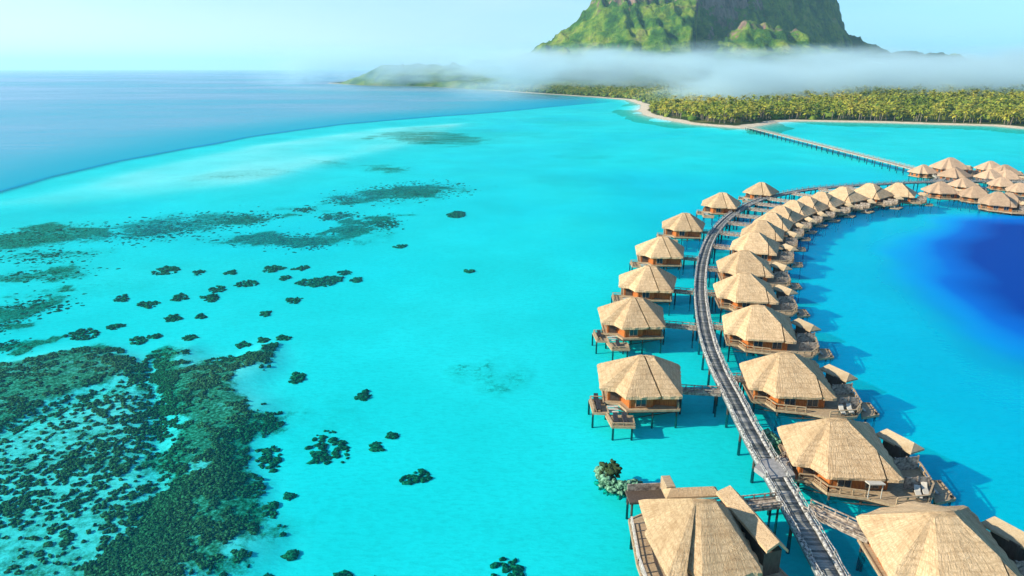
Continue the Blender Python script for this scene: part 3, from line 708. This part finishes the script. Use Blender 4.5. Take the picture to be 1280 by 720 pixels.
# ------------------------------------------------------------------ place the bungalows
def tangent_at(x, y):
    k = min(range(len(WS)), key=lambda i: (WS[i].x - x) ** 2 + (WS[i].y - y) ** 2)
    d = (WS[min(k + 1, len(WS) - 1)] - WS[max(k - 1, 0)]).normalized(); return math.atan2(d.y, d.x), WS[k]
sea0, lag0 = bungalow_sea(), bungalow_lagoon()
sea_used = lag_used = False
ORD = ['nearest', 'second', 'third', 'fourth', 'fifth', 'sixth', 'seventh', 'eighth', 'ninth', 'tenth', 'eleventh', 'twelfth', 'thirteenth', 'fourteenth', 'fifteenth', 'sixteenth']
SEA = [(38.6, 51.7, 1.02, 2), (37.1, 69.2, 1.0, 0), (38.5, 88.2, 1, 0), (41.5, 108.4, 1, -2), (45.5, 127.5, 1, -4), (51.0, 144.8, 1, -6), (59.5, 163.5, .98, -10), (66.5, 178.0, .95, -16), (73.3, 189.8, .92, -22), (79.5, 199.4, .92, -26), (86.8, 208.4, .92, -30), (93.8, 215.4, .92, -34), (101.5, 222.4, .95, -36), (112.2, 230.6, .98, -40), (124.5, 237.0, 1, -38), (136.5, 240.5, .95, -20)]
SLAB = ['thatched bungalow at the bottom right corner of the photo, nearest on the deep water side', 'thatched bungalow beside the boardwalk junction with a small white awning at its eave',
    'thatched bungalow third up from the bottom on the right of the boardwalk, rocky looking deck', 'thatched bungalow fourth up the right side of the boardwalk, broad shadow on its right']
LAG = [(18.1, 87.6, 1.0, 0), (21.3, 113.4, .98, 0), (27.7, 133.6, .98, -2), (35.6, 159.0, .98, -4), (47.8, 187.0, .98, -8), (67.5, 219.0, 1, -16), (88.9, 244.0, .92, -22)]
LLAB = ['large thatched bungalow left of the boardwalk with two low sun decks, second from the bottom', 'thatched bungalow third from the bottom in the left row, dark seam down its roof',
    'thatched bungalow fourth from the bottom in the left row', 'thatched bungalow fifth in the left row, where the boardwalk begins to bend', 'thatched bungalow sixth in the left row beside the bend of the boardwalk',
    'thatched bungalow seventh in the left row, next to last before the open lagoon', 'small farthest bungalow of the left row standing alone beyond the boardwalk bend']
BUNG = []
def put(kind, x, y, s, rz, label, grp):
    global sea_used, lag_used
    if kind == 'sea':
        o = copy_tree(sea0) if sea_used else sea0; sea_used = True
    else:
        o = copy_tree(lag0) if lag_used else lag0; lag_used = True
    o.location = (x, y, -.75); rz += 0 if y < 95 else random.uniform(-5, 5); o.rotation_euler = (0, 0, rad(rz)); o.scale = (s, s, s * .96)
    tag(o, label, 'bungalow', grp); BUNG.append((o, x, y, rz, kind)); return o
GR, GL, GC = 'bungalows along the right side of the boardwalk', 'bungalows along the left side of the boardwalk', 'bungalows clustered at the far end of the boardwalk'
for i, (x, y, s, rz) in enumerate(SEA):
    lab = SLAB[i] if i < 4 else ('thatched bungalow %s up the right row from the bottom%s' % (ORD[i], {15: ', last before the open gap', 14: ', next to the last one', 6: ', where the row starts curving'}.get(i, '')))
    put('sea', x, y, s, rz, lab, GR)
tw = bungalow_twin(); tw.location = (17.5, 53.3, -.6); tag(tw, 'foreground thatched bungalow at the bottom left of the boardwalk with a second long strip roof', 'bungalow', GL)
BUNG.append((tw, 17.5, 53.3, 0, 'twin'))
for i, (x, y, s, rz) in enumerate(LAG): put('lag', x, y, s, rz, LLAB[i], GL)
CL = [(178, 297, .85, 20, 'small pointed roof bungalow at the left end of the far cluster beside the jetty'), (193, 303, 1.15, 8, 'widest back roof of the far cluster'),
    (183.5, 284, .95, 40, 'far cluster bungalow left of centre, in front of the widest back roof'), (197, 282, .85, 15, 'far cluster bungalow in the middle with a low roof'),
    (213, 306, .9, 5, 'back right bungalow of the far cluster, half hidden by another roof'), (209, 291, .95, 10, 'rear one of the two overlapping roofs at the right of the far cluster'), (203, 281, .85, -5, 'front one of the two overlapping roofs at the right of the far cluster'),
    (155.5, 247, .92, 0, 'front left round roof bungalow of the far cluster, first across the gap'), (163, 239, .88, -15, 'second bungalow from the left in the front of the far cluster'),
    (160.5, 224, .95, -25, 'nearest bungalow of the far cluster, lowest in the picture'), (168, 229, .8, -30, 'far cluster bungalow tucked behind the nearest one'), (228, 292, .9, 0, 'bungalow cut by the right edge of the photo behind the far cluster'), (175, 222, .8, -20, 'low bungalow at the right end of the front of the far cluster'), (188, 252, .75, -20, 'far cluster bungalow right of the front pair, below the walkway'),
    (174, 263, .78, 10, 'far cluster bungalow just below the walkway at its left end'), (190, 264.5, .78, -10, 'far cluster bungalow just below the walkway near its middle'), (205, 262, .8, 0, 'far cluster bungalow just below the walkway at the right edge')]
far0 = bungalow_sea('overwater_bungalow', 'thatch_rose')
for k, (x, y, s, rz, lab) in enumerate(CL):
    o = far0 if k == 0 else copy_tree(far0)
    o.location = (x, y, -.75); o.rotation_euler = (0, 0, rad(rz)); o.scale = (s, s, s * .92); tag(o, lab, 'bungalow', GC)
    BUNG.append((o, x, y, rz, 'far'))

# white awning at the eave of the second bungalow
a = MB(); a.box((0, 0, 0), (1.7, 1.0, .12), 0, rad(-12)); a.box((-.7, -.3, -.9), (.08, .08, 1.7)); a.box((.7, -.3, -.9), (.08, .08, 1.7))
o = a.build('awning', 'cushion'); o.location = (38.7, 62.9, 3.0); tag(o, 'small white awning hanging at the front eave of the bungalow beside the junction', 'awning')

# ------------------------------------------------------------------ footbridges from the boardwalk
def footbridge(a, b, w, lab, kerb=True):
    a, b = Vector(a), Vector(b); mid = (a + b) / 2; L = (b - a).length; ang = math.atan2((b - a).y, (b - a).x)
    r = empty('footbridge', (mid.x, mid.y, 0), ang)
    MB().box((0, 0, ZW - .2), (L, w, .18)).build('deck', 'bridge_wood', r)
    for s_ in (-1, 1):
        q = MB().box((0, s_ * (w / 2 - .08), ZW + .55), (L, .12, .1)).box((0, s_ * (w / 2 - .08), ZW + .2), (L, .07, .07)).box((0, s_ * (w / 2 - .12), ZW - .02), (L, .25, .16))
        k = max(2, int(L / 1.1))
        for j in range(k + 1): q.box((-L / 2 + .08 + (L - .16) * j / k, s_ * (w / 2 - .08), ZW + .2), (.13, .13, .85))
        q.build('railing', 'bridge_wood', r)
    k = max(2, int(L / 4) + 1)
    for j in range(k):
        for s_ in (-1, 1):
            x = -L / 2 + .5 + (L - 1) * j / (k - 1)
            MB().cyl((x, s_ * (w / 2 - .2), -3), (x, s_ * (w / 2 - .2), ZW - .28), .14, .12, 7).build('pile', 'pile_wood', r)
    tag(r, lab, 'footbridge', 'footbridges linking bungalows to the boardwalk')
footbridge((30.6, 60.6), (35.0, 55.9), 1.9, 'footbridge running down from the junction to the bottom right bungalow')
footbridge((28.2, 61.6), (20.8, 60.4), 1.7, 'footbridge running left from the junction to the foreground bungalow with strip roof')
footbridge((30.9, 68.6), (32.6, 70.0), 1.5, 'short footbridge to the bungalow beside the boardwalk junction')
for i, (o, x, y, rz, kind) in enumerate(list(BUNG)):
    if kind not in ('sea', 'lag') or i < 2: continue
    c, s_ = math.cos(rad(rz)), math.sin(rad(rz))
    lx, ly = (-4.4, 3.4) if kind == 'sea' else (5.4, 0.2)
    ex, ey = x + lx * c - ly * s_, y + lx * s_ + ly * c
    ang, wp = tangent_at(ex, ey)
    d = Vector((ex, ey)) - wp
    if d.length < 1.8: continue
    st = wp + d.normalized() * 1.4
    footbridge((st.x, st.y), (ex, ey), 1.5, 'footbridge to the ' + (o['label'].split(',')[0]).replace('thatched ', '').replace('large ', '').replace('small ', 'small '))

# platform and coral mound left of the foreground bungalow
pf = empty('landing_platform', (14.6, 62.6, 0), rad(4)); tag(pf, 'small dark landing platform with a tan end screen behind the foreground bungalow', 'platform')
MB().box((0, 0, 1.5), (4.6, 2.2, .25)).build('deck', 'dark_wood', pf); MB().box((2.0, 0, 2.6), (1.0, 2.1, 1.5)).build('screen', 'deck_wood', pf, .05)
MB().box((-.3, 1.0, 2.0), (3.6, .1, .9)).build('railing', 'bridge_wood', pf)
for sx in (-2, 2):
    for sy in (-.9, .9): MB().cyl((sx, sy, -3), (sx, sy, 1.4), .14, .13, 7).build('pile', 'pile_wood', pf)
def mound(path, r0, label, k=260, loc=None):
    P, S = [], []
    for j in range(k):
        t = RNG.random() * (len(path) - 1); i = int(t); f = t - i
        a, b = Vector(path[i]), Vector(path[min(i + 1, len(path) - 1)]); p = a.lerp(b, f)
        rr = r0 * math.sqrt(RNG.random()); an = RNG.random() * 6.283
        P.append((p.x + rr * math.cos(an), p.y + rr * math.sin(an), .35 + (r0 - rr) * .75 + (-.7 if RNG.random() < .3 else 0))); S.append(.16 + .2 * RNG.random())
    P = np.array(P); c = P.mean(0); c[2] = 0
    o = clumps('coral_mound', P - c, np.array(S), .8, ICO1, 'coral_rock', .35); o.location = c; tag(o, label, 'coral mound', 'coral mounds beside the walkway'); return o
core = [gp(*q, .6) for q in [(755, 585), (757, 598), (768, 606), (782, 608), (797, 606)]]
mound(core, 1.0, 'curled mound of pale green and white coral rock off the foreground bungalow', 420)
p = gp(765, 588, 1); o = clumps('shrub', np.column_stack([RNG.normal(size=(60, 2)) * .5, RNG.random(60) * .9]), np.full(60, .28), .9, ICO1, 'dark_shrub', .5)
o.location = (p[0], p[1], .9); tag(o, 'dark round shrub sitting in the curl of the green coral mound', 'shrub')
mound([gp(*q, .5) for q in [(958, 540), (968, 550), (975, 556)]], .7, 'small teal coral mound between boardwalk and second bungalow', 160)
mound([gp(*q, .5) for q in [(971, 566), (976, 574)]], .6, 'small brown coral mound right of the boardwalk junction', 90)

# loungers on the near decks
def lounger(mt='cushion'):
    r = empty('sun_lounger'); MB().box((0, 0, .28), (1.9, .68, .08)).build('frame', 'dark_wood', r)
    for sx in (-.8, .8):
        for sy in (-.27, .27): MB().box((sx, sy, .12), (.07, .07, .24)).build('leg', 'dark_wood', r)
    MB().box((-.25, 0, .38), (1.3, .62, .12)).build('mattress', mt, r, .03)
    b = MB().box((0, 0, 0), (.75, .62, .12)).build('backrest', mt, r, .03); b.location = (.68, 0, .55); b.rotation_euler = (0, rad(-35), 0); return r
lg, lgd = lounger(), lounger('dark_cushion'); u1 = u2 = False
LN = [(0, 5.9, -6.3, 1.9, 60, 0, 'upper white lounger on the deck of the bottom right bungalow'),
      (1, 6.6, -6.0, ZD, 70, 0, 'left white lounger on the front deck of the bungalow by the junction'), (1, 7.7, -5.4, ZD, 70, 0, 'right white lounger on the front deck of the bungalow by the junction'),
      (2, 5.6, -6.4, ZD, 80, 0, 'left white lounger on the deck of the third bungalow of the right row'), (2, 6.8, -6.1, ZD, 80, 0, 'right white lounger on the deck of the third bungalow of the right row'),
      (17, -6.3, -1.5, 1.45, 90, 1, 'upper black lounger on the sun deck left of the second left row bungalow'), (17, -6.2, -3.6, 1.45, 90, 1, 'lower black lounger on the sun deck left of the second left row bungalow'),
      (17, -4.3, -6.6, 1.15, 90, 1, 'left black lounger on the swim platform of the second left row bungalow'), (17, -3.1, -6.6, 1.15, 90, 1, 'right black lounger on the swim platform of the second left row bungalow'),
      (18, -6.3, -2.6, 1.45, 90, 1, 'black lounger on the sun deck of the third left row bungalow'), (18, -3.7, -6.5, 1.15, 90, 1, 'black lounger on the swim platform of the third left row bungalow')]
for bi, lx, ly, z, an, dk, lab in LN:
    o_, x, y, rz, kd = BUNG[bi]
    if dk: o = copy_tree(lgd) if u2 else lgd; u2 = True
    else: o = copy_tree(lg) if u1 else lg; u1 = True
    s_ = o_.scale[0]; c, sn = math.cos(rad(rz)), math.sin(rad(rz))
    o.location = (x + s_ * (lx * c - ly * sn), y + s_ * (lx * sn + ly * c), z * s_ - .747); o.rotation_euler = (0, 0, rad(an + rz)); tag(o, lab, 'sun lounger', 'sun loungers on the bungalow decks')

# ------------------------------------------------------------------ island ground
gx, gy = np.meshgrid(np.concatenate([np.arange(-700, 1000, 6.0), np.arange(1000, 2400, 18.0)]), np.concatenate([np.arange(400, 1500, 5.0), np.arange(1500, 4300, 16.0)]), indexing='ij')
sd = poly_sd(gx, gy, SHORE) + 7 * (fbm(gx * .02, gy * .02, 3, 77) - .5)
def land_h(x, y, sd):
    h = np.where(sd < 40, sd * .07, 2.8 + (sd - 40) * .004)
    h = h + sstep(40, 330, sd) * 9 * sstep(1400, 900, y) + sstep(90, 500, sd) * 10 * fbm(x * .006, y * .006, 4, 70) * sstep(500, 1200, y)
    return h
gz = np.maximum(land_h(gx, gy, sd), -6)
me = np_mesh('island_ground', np.stack([gx, gy, gz], -1).reshape(-1, 3), grid_faces(*gx.shape)[:, ::-1], {'shore': sd})
tag(link('island_ground', me, 'island_ground', None, True), kind='structure')

# mountains
def hill(pts, x, y, wid, power=1.0, seed=0):
    d, h, s_ = line_d(x, y, pts)
    return h * np.clip(1 - (d / wid), 0, 1) ** power, d, h
mx_, my_ = np.meshgrid(np.arange(-40, 2100, 6.5), np.arange(1650, 3700, 6.5), indexing='ij')
wxx = mx_ + 70 * (fbm(mx_ * .006, my_ * .006, 4, 101) - .5); wyy = my_ + 70 * (fbm(mx_ * .006 + 9, my_ * .006, 4, 103) - .5)
def ridge(L): return [far(px, py, Yd) for px, py, Yd in L]
RA = ridge([(660, 66, 2250), (676, 48, 2250), (700, 38, 2250), (722, 30, 2260), (745, 6, 2270), (770, -12, 2280), (800, -22, 2300), (850, -34, 2330), (880, -26, 2340), (905, 8, 2300), (925, 28, 2250)])
RB = ridge([(860, -60, 2360), (900, -100, 2430), (955, -125, 2650), (1000, -85, 2950), (1022, -30, 3150), (1030, 0, 3200), (1040, 20, 3180), (1050, 34, 3100), (1068, 42, 3050), (1090, 54, 2980), (1118, 66, 2900)])
RC = ridge([(895, 48, 2120), (925, 30, 2110), (960, 33, 2110), (1003, 40, 2110), (1010, 56, 2110), (1040, 72, 2100)])
RD = ridge([(1080, 80, 3100), (1110, 70, 3100), (1132, 64, 3120), (1165, 64, 3150), (1215, 74, 3200), (1290, 82, 3300), (1400, 92, 3400)])
hA, dA, _ = hill(RA, wxx, wyy, 600, 1.15); hB, dB, _ = hill(RB, wxx, wyy, 330, 1.05); hC, dC, _ = hill(RC, wxx, wyy, 260, 1.1); hD, dD, _ = hill(RD, wxx, wyy, 500, 1.2)
H = np.maximum.reduce([hA, hB, hC, hD])
# spurs and gullies running down the slopes, cliffs near the crests
sp = ridged(wxx * .011, wyy * .0045, 5, 120); sp2 = ridged(mx_ * .035, my_ * .02, 4, 140)
H = H + (sp - .6) * np.clip(H, 0, 200) * np.where(dB < 120, .34, .5) + (sp2 - .6) * np.clip(H, 0, 150) * .16
strat = H / 34.0 + .8 * fbm(mx_ * .01, my_ * .01, 3, 150); fr_ = strat - np.floor(strat)
H = H + np.where(H > 60, (sstep(.3, .7, fr_) - fr_) * 22, 0) * fbm(mx_ * .02, my_ * .02, 3, 155)
H = H * sstep(1650, 1760, my_) - 4
gxx = np.gradient(H, 6.5, axis=0); gyy = np.gradient(H, 6.5, axis=1); slope = np.sqrt(gxx ** 2 + gyy ** 2)
isA = (hA >= hB) | (dA < 160)
rock = .45 * sstep(1.1, 2.2, slope) * np.where(isA, 1, .12) + np.where(isA, .5, -.3) * sstep(195, 250, H) + .35 * sstep(90, 20, np.hypot(mx_ - 640, my_ - 2240))  + .5 * sstep(60, 15, dC) * sstep(70, 110, H)
me = np_mesh('mountain', np.stack([mx_, my_, H], -1).reshape(-1, 3), grid_faces(*mx_.shape)[:, ::-1], {'rock': rock})
tag(link('mountain', me, 'mountain', None, True), kind='structure')
# low hills of the headland
hx, hy = np.meshgrid(np.arange(-620, 400, 7.0), np.arange(1500, 2700, 7.0), indexing='ij')
RE = ridge([(412, 103, 2120), (432, 92, 2120), (450, 84, 2120), (472, 79, 2130), (520, 77, 2150), (600, 72, 2150), (680, 66, 2200), (760, 72, 2150)])
RF_ = ridge([(520, 100, 1850), (600, 96, 1800), (680, 92, 1700), (740, 96, 1650)])
h1, _, _ = hill(RE, hx + 30 * (fbm(hx * .01, hy * .01, 3, 7) - .5), hy, 230, 1.0); h2, _, _ = hill(RF_, hx, hy, 200, 1.1)
HH = np.maximum(h1, h2); HH = .85 * HH * (1 + .5 * (ridged(hx * .02, hy * .012, 4, 9) - .6)); sdh = poly_sd(hx, hy, SHORE)
HH = np.minimum(HH, np.maximum(sdh, 0) * .7) - 2.5
me = np_mesh('headland_hill', np.stack([hx, hy, HH], -1).reshape(-1, 3), grid_faces(*hx.shape)[:, ::-1], {'rock': HH * 0 + .12})
tag(link('headland_hill', me, 'mountain', None, True), kind='structure')

# ------------------------------------------------------------------ palms
def palm_crown(nf, segs, L, seed, wide=.5):
    rr = random.Random(seed); V, F, T = [], [], []
    for f in range(nf):
        a = f * 2.399 + rr.uniform(-.3, .3); el = rr.uniform(-.25, 1.1); ll = L * rr.uniform(.8, 1.15); x = 0; z = 0; ang = el; tone = rr.uniform(-.12, .25)
        base = len(V)
        for s_ in range(segs + 1):
            t = s_ / segs; w = wide * L * .42 * math.sin(math.pi * min(1, .12 + t * .9)) ** .7 * (1 - t * .35)
            if s_ == segs: w *= .15
            dz = -.35 * w
            for q in (-1, 0, 1):
                V.append((x * math.cos(a) - q * w * math.sin(a), x * math.sin(a) + q * w * math.cos(a), z + (dz if q else 0))); T.append(tone + .25 * (1 if q == 0 else .0) + .1 * t)
            x += math.cos(ang) * ll / segs; z += math.sin(ang) * ll / segs; ang -= 1.45 / segs
        for s_ in range(segs):
            for q in (0, 1):
                i = base + s_ * 3 + q; F.append((i, i + 1, i + 4, i + 3))
    return np.array(V), np.array(F), np.array(T)
def trunk_mesh(h, lean, seg=5, sides=6, r=.22):
    V, F = [], []
    for k in range(seg + 1):
        t = k / seg
        for j in range(sides):
            a = j * 6.283 / sides; rr = r * (1.35 - .65 * t); V.append((lean * t * t + rr * math.cos(a), rr * math.sin(a), h * t - .3 * (k == 0)))
    for k in range(seg):
        for j in range(sides): F.append((k * sides + j, k * sides + (j + 1) % sides, (k + 1) * sides + (j + 1) % sides, (k + 1) * sides + j))
    return np.array(V), np.array(F)
# positions in the forest belt
cx = RNG.random(52000) * 1250 - 300; cy = 480 + RNG.random(52000) * 1250
s0 = poly_sd(cx, cy, SHORE)
ok = (s0 > 13) & (fbm(cx * .02, cy * .02, 3, 88) > .30)
in_view = np.abs(cx) < cy * .80; prob = np.clip(1.3 - (cy - 520) / 1000, .34, 1)
ok &= in_view & (RNG.random(len(cx)) < prob)
cx, cy, s0 = cx[ok], cy[ok], s0[ok]
order = np.argsort(np.hypot(cx, cy) + 0 * s0 + np.where(s0 < 45, -220, 0)); cx, cy, s0 = cx[order], cy[order], s0[order]
cz = land_h(cx, cy, s0) - .4
print('palms', len(cx))
CR = []
for k in range(6):
    V, F, T = palm_crown(16, 5, 4.0, 30 + k); me = np_mesh('crown', V, F, {'tone': T + .3 + .06 * k}); me.materials.append(M['palm_leaf'])
    h = 5.0 + k * .9; lean = (k % 3 - 1) * 1.4; TV, TF = trunk_mesh(h, lean); mt_ = np_mesh('trunk', TV, TF); mt_.materials.append(M['palm_trunk']); CR.append((me, mt_, h, lean))
NI = 300
for i in range(NI):
    cm, tm, h, lean = CR[i % 6]
    r = bpy.data.objects.new('palm_tree', None); col.objects.link(r); r.location = (cx[i], cy[i], cz[i]); r.rotation_euler = (0, 0, RNG.random() * 6.283); s_ = .85 + .4 * RNG.random(); r.scale = (s_, s_, s_)
    c_ = bpy.data.objects.new('crown', cm); col.objects.link(c_); c_.parent = r; c_.location = (lean, 0, h)
    t_ = bpy.data.objects.new('trunk', tm); col.objects.link(t_); t_.parent = r
    tag(r, 'tall coconut palm in the front rows of the island forest just behind the beach', 'palm tree', 'coconut palms in the front rows of the island forest')
def scatter(name, protos, X_, Y_, Z_, S_, tone, mt):
    VV, FF, TT, off = [], [], [], 0
    which = RNG.integers(0, len(protos), len(X_))
    for k, (V, F, T) in enumerate(protos):
        m_ = which == k; n_ = m_.sum()
        if not n_: continue
        A = RNG.random(n_) * 6.283; ca, sa = np.cos(A)[:, None], np.sin(A)[:, None]; S1 = S_[m_][:, None]
        W = np.stack([(V[:, 0] * ca - V[:, 1] * sa) * S1 + X_[m_][:, None], (V[:, 0] * sa + V[:, 1] * ca) * S1 + Y_[m_][:, None], V[:, 2] * S1 + Z_[m_][:, None]], -1)
        VV.append(W.reshape(-1, 3)); FF.append((F[None] + (np.arange(n_) * len(V))[:, None, None] + off).reshape(-1, 4)); TT.append((T[None] + tone[m_][:, None]).ravel()); off += n_ * len(V)
    me = np_mesh(name, np.concatenate(VV), np.concatenate(FF), {'tone': np.concatenate(TT)}); return link(name, me, mt)
protos = []
for k in range(5):
    V, F, T = palm_crown(11, 3, 3.9, 60 + k); h = 4.5 + k; TV, TF = trunk_mesh(h, 0, 1, 3)
    V = V + np.array([0, 0, h]); F = np.concatenate([F, TF + len(V)]); V = np.concatenate([V, TV]); T = np.concatenate([T, np.full(len(TV), .2)]); protos.append((V, F, T))
R_ = slice(NI, None); tn = .36 + 1.1 * (fbm(cx * .014, cy * .010, 3, 91) - .5) + .5 * (RNG.random(len(cx)) - .5)
o = scatter('palm_forest', protos, cx[R_], cy[R_], cz[R_], .6 + .8 * RNG.random(len(cx))[R_] ** 1.3, tn[R_], 'palm_leaf')
tag(o, 'deep coconut palm forest covering the flat island behind the front rows', 'forest', kind='stuff')
# low bushes under and between the palms and along far shores
k = 9000; bx = RNG.random(k) * 1500 - 600; by = 480 + RNG.random(k) ** .8 * 1700; sb = poly_sd(bx, by, SHORE); ok = (sb > 11) & (np.abs(bx) < by * .82); bx, by, sb = bx[ok], by[ok], sb[ok]
V0, F0 = ICO1; F4 = np.column_stack([F0, F0[:, 2]])
Vb = V0 * (1 + .5 * (RNG.random((len(V0), 1)) - .5)); tri = F0
P3 = np.column_stack([bx, by, land_h(bx, by, sb) + 1.0])
m, nt = mat('bush'); n = N(nt); g = n('ShaderNodeNewGeometry'); f = n.noise(g.outputs['Position'], .06, 4, .7); f2 = n.noise(g.outputs['Position'], .5, 4, .7)
c = n.ramp(f, [(.35, (.06, .12, .016)), (.55, (.15, .21, .022)), (.7, (.32, .29, .04))]); c = n.mix(n.ramp(f2, [(.45, (0, 0, 0)), (.7, (.7, .7, .7))]), c, (.02, .04, .01))
n.out(n.bsdf(c, .9, .1, f2, .8)); M['bush'] = m
o = clumps('undergrowth', P3, 2.2 + 4.0 * RNG.random(len(P3)) ** 1.5, .75, ICO1, 'bush', .4)
tag(o, 'low green undergrowth and broadleaf trees filling the island behind the beach', 'undergrowth', kind='stuff')

# ------------------------------------------------------------------ mist and haze
def box_mesh(name, x0, x1, y0, y1, z0, z1):
    b = bmesh.new(); r = bmesh.ops.create_cube(b, size=1)['verts']
    bmesh.ops.transform(b, matrix=Matrix.Translation(((x0 + x1) / 2, (y0 + y1) / 2, (z0 + z1) / 2)) @ Matrix.Diagonal((x1 - x0, y1 - y0, z1 - z0, 1)), verts=r)
    me = bpy.data.meshes.new(name); b.to_mesh(me); b.free(); return me
m, nt = mat('haze_air'); n = N(nt); v = n('ShaderNodeVolumePrincipled'); v.inputs['Color'].default_value = (.55, .86, 1.0, 1); v.inputs['Density'].default_value = 6.0e-5; v.inputs['Anisotropy'].default_value = .2
n.out(None, v.outputs[0]); M['haze_air'] = m
tag(link('haze', box_mesh('haze', -75000, 75000, -400, 48000, -60, 620), 'haze_air'), kind='stuff')
def mist(name, x0, x1, y0, y1, z0, z1, dens, seed, label, cut_=.42):
    m, nt = mat('mist_air'); n = N(nt); tc = n('ShaderNodeTexCoord'); P = tc.outputs['Object']
    # object space is metres from the bank's centre
    sx, sy, sz = (x1 - x0) / 2, (y1 - y0) / 2, (z1 - z0) / 2
    U = n.mapped(P, (1 / sx, 1 / sy, 1 / sz)); sep = n('ShaderNodeSeparateXYZ'); n.link(U, sep.inputs[0])
    ex = n.math('MULTIPLY', n.math('SUBTRACT', 1.0, n.math('ABSOLUTE', sep.outputs[0])), 5.0, True)
    ey = n.math('MULTIPLY', n.math('SUBTRACT', 1.0, n.math('ABSOLUTE', sep.outputs[1])), 3.5, True)
    nz = n('ShaderNodeTexNoise'); nz.inputs['Scale'].default_value = 1.0; nz.inputs['Detail'].default_value = 4; nz.inputs['Roughness'].default_value = .62
    mp = n('ShaderNodeMapping'); mp.inputs['Scale'].default_value = (.0062, .004, .020); mp.inputs['Location'].default_value = (seed, seed * 2, 0); n.link(P, mp.inputs['Vector']); n.link(mp.outputs[0], nz.inputs['Vector'])
    ez = n.math('SUBTRACT', 1.0, n.math('POWER', n.math('ABSOLUTE', sep.outputs[2]), 1.6), True)
    e = n.math('MULTIPLY', n.math('MULTIPLY', ex, ey), ez)
    d = n.math('MULTIPLY', n.math('SUBTRACT', n.math('ADD', n.math('MULTIPLY', nz.outputs['Fac'], 4.2), n.math('MULTIPLY', e, .50)), cut_ + 1.72), 1.6, True)
    v = n('ShaderNodeVolumePrincipled'); v.inputs['Color'].default_value = (.68, .92, .95, 1); v.inputs['Anisotropy'].default_value = .1
    n.link(n.math('MULTIPLY', n.math('MULTIPLY', d, e), dens), v.inputs['Density']); n.out(None, v.outputs[0])
    me = box_mesh(name, -sx, sx, -sy, sy, -sz, sz); me.materials.append(m)
    o = link(name, me, None); o.location = ((x0 + x1) / 2, (y0 + y1) / 2, (z0 + z1) / 2); tag(o, label, 'mist', kind='stuff')
mist('mist_bank', -160, 1500, 1060, 1560, -4, 90, .0105, 3.1, 'low bank of pale blue mist hanging over the palm forest below the mountain')
mist('mist_bank', -640, 560, 1620, 2080, -4, 104, .0065, 7.7, 'farther bank of mist drifting over the headland at the left')
mist('mist_bank', 150, 1300, 760, 1060, -14, 66, .020, 5.2, 'nearer wisps of mist trailing over the palms at the right', .42)

# ------------------------------------------------------------------ light
EL, AZX, AZY = 28.0, -.98, -.20      # the sun stands at the left, slightly behind the camera
az = math.atan2(AZX, AZY)
sd_ = Vector((math.sin(az) * math.cos(rad(EL)), math.cos(az) * math.cos(rad(EL)), math.sin(rad(EL))))
sun_d = bpy.data.lights.new('sun', 'SUN'); sun_d.energy = 5.0; sun_d.angle = rad(.6); sun_d.color = (1, .92, .78)
sun = bpy.data.objects.new('sun', sun_d); col.objects.link(sun); sun.rotation_euler = sd_.to_track_quat('Z', 'Y').to_euler()
w = bpy.data.worlds.new('World'); sc.world = w; w.use_nodes = True; nt = w.node_tree; nt.nodes.clear(); n = N(nt)
sky = n('ShaderNodeTexSky'); sky.sky_type = 'NISHITA'; sky.sun_disc = False; sky.sun_elevation = rad(EL); sky.sun_rotation = az; sky.air_density = 1.0; sky.dust_density = .8; sky.ozone_density = 2.0
tc = n('ShaderNodeTexCoord')
mp = n.mapped(tc.outputs['Generated'], (1, 1, 5)); wsp = n.noise(mp, 1.6, 5, .6)
sx_ = n('ShaderNodeSeparateXYZ'); n.link(tc.outputs['Generated'], sx_.inputs[0])
low = n.math('POWER', n.math('SUBTRACT', 1.0, n.math('MAXIMUM', sx_.outputs[2], 0.0)), 14.0); lf = n.math('MULTIPLY', n.math('SUBTRACT', .35, sx_.outputs[0]), 1.1, True)
glow = n.math('MULTIPLY', n.math('MULTIPLY', low, lf), .95)
cl = n.mix(n.ramp(wsp, [(.5, (0, 0, 0)), (.75, (.2, .2, .2))]), n.mix(1.0, sky.outputs[0], (.55, .86, 1.14), 'MULTIPLY'), (5.5, 6.2, 6.6))
bg = n('ShaderNodeBackground', i_Strength=.12); n.link(n.mix(glow, cl, (7.3, 7.0, 7.0)), bg.inputs['Color']); o = n('ShaderNodeOutputWorld'); n.link(bg.outputs[0], o.inputs['Surface'])

vs = sc.view_settings; vs.view_transform = 'Standard'; vs.look = 'None'; vs.exposure = .7; vs.gamma = 1; vs.use_curve_mapping = False
sc.render.engine = 'CYCLES'; cy_ = sc.cycles
cy_.max_bounces = 8; cy_.diffuse_bounces = 2; cy_.glossy_bounces = 2; cy_.transparent_max_bounces = 12; cy_.volume_bounces = 1; cy_.transmission_bounces = 2
cy_.use_denoising = True; cy_.denoiser = 'OPENIMAGEDENOISE'; cy_.volume_step_rate = .5; cy_.volume_max_steps = 128
cy_.caustics_reflective = False; cy_.caustics_refractive = False; cy_.sample_clamp_indirect = 4
sc.render.resolution_x = 1024; sc.render.resolution_y = 576
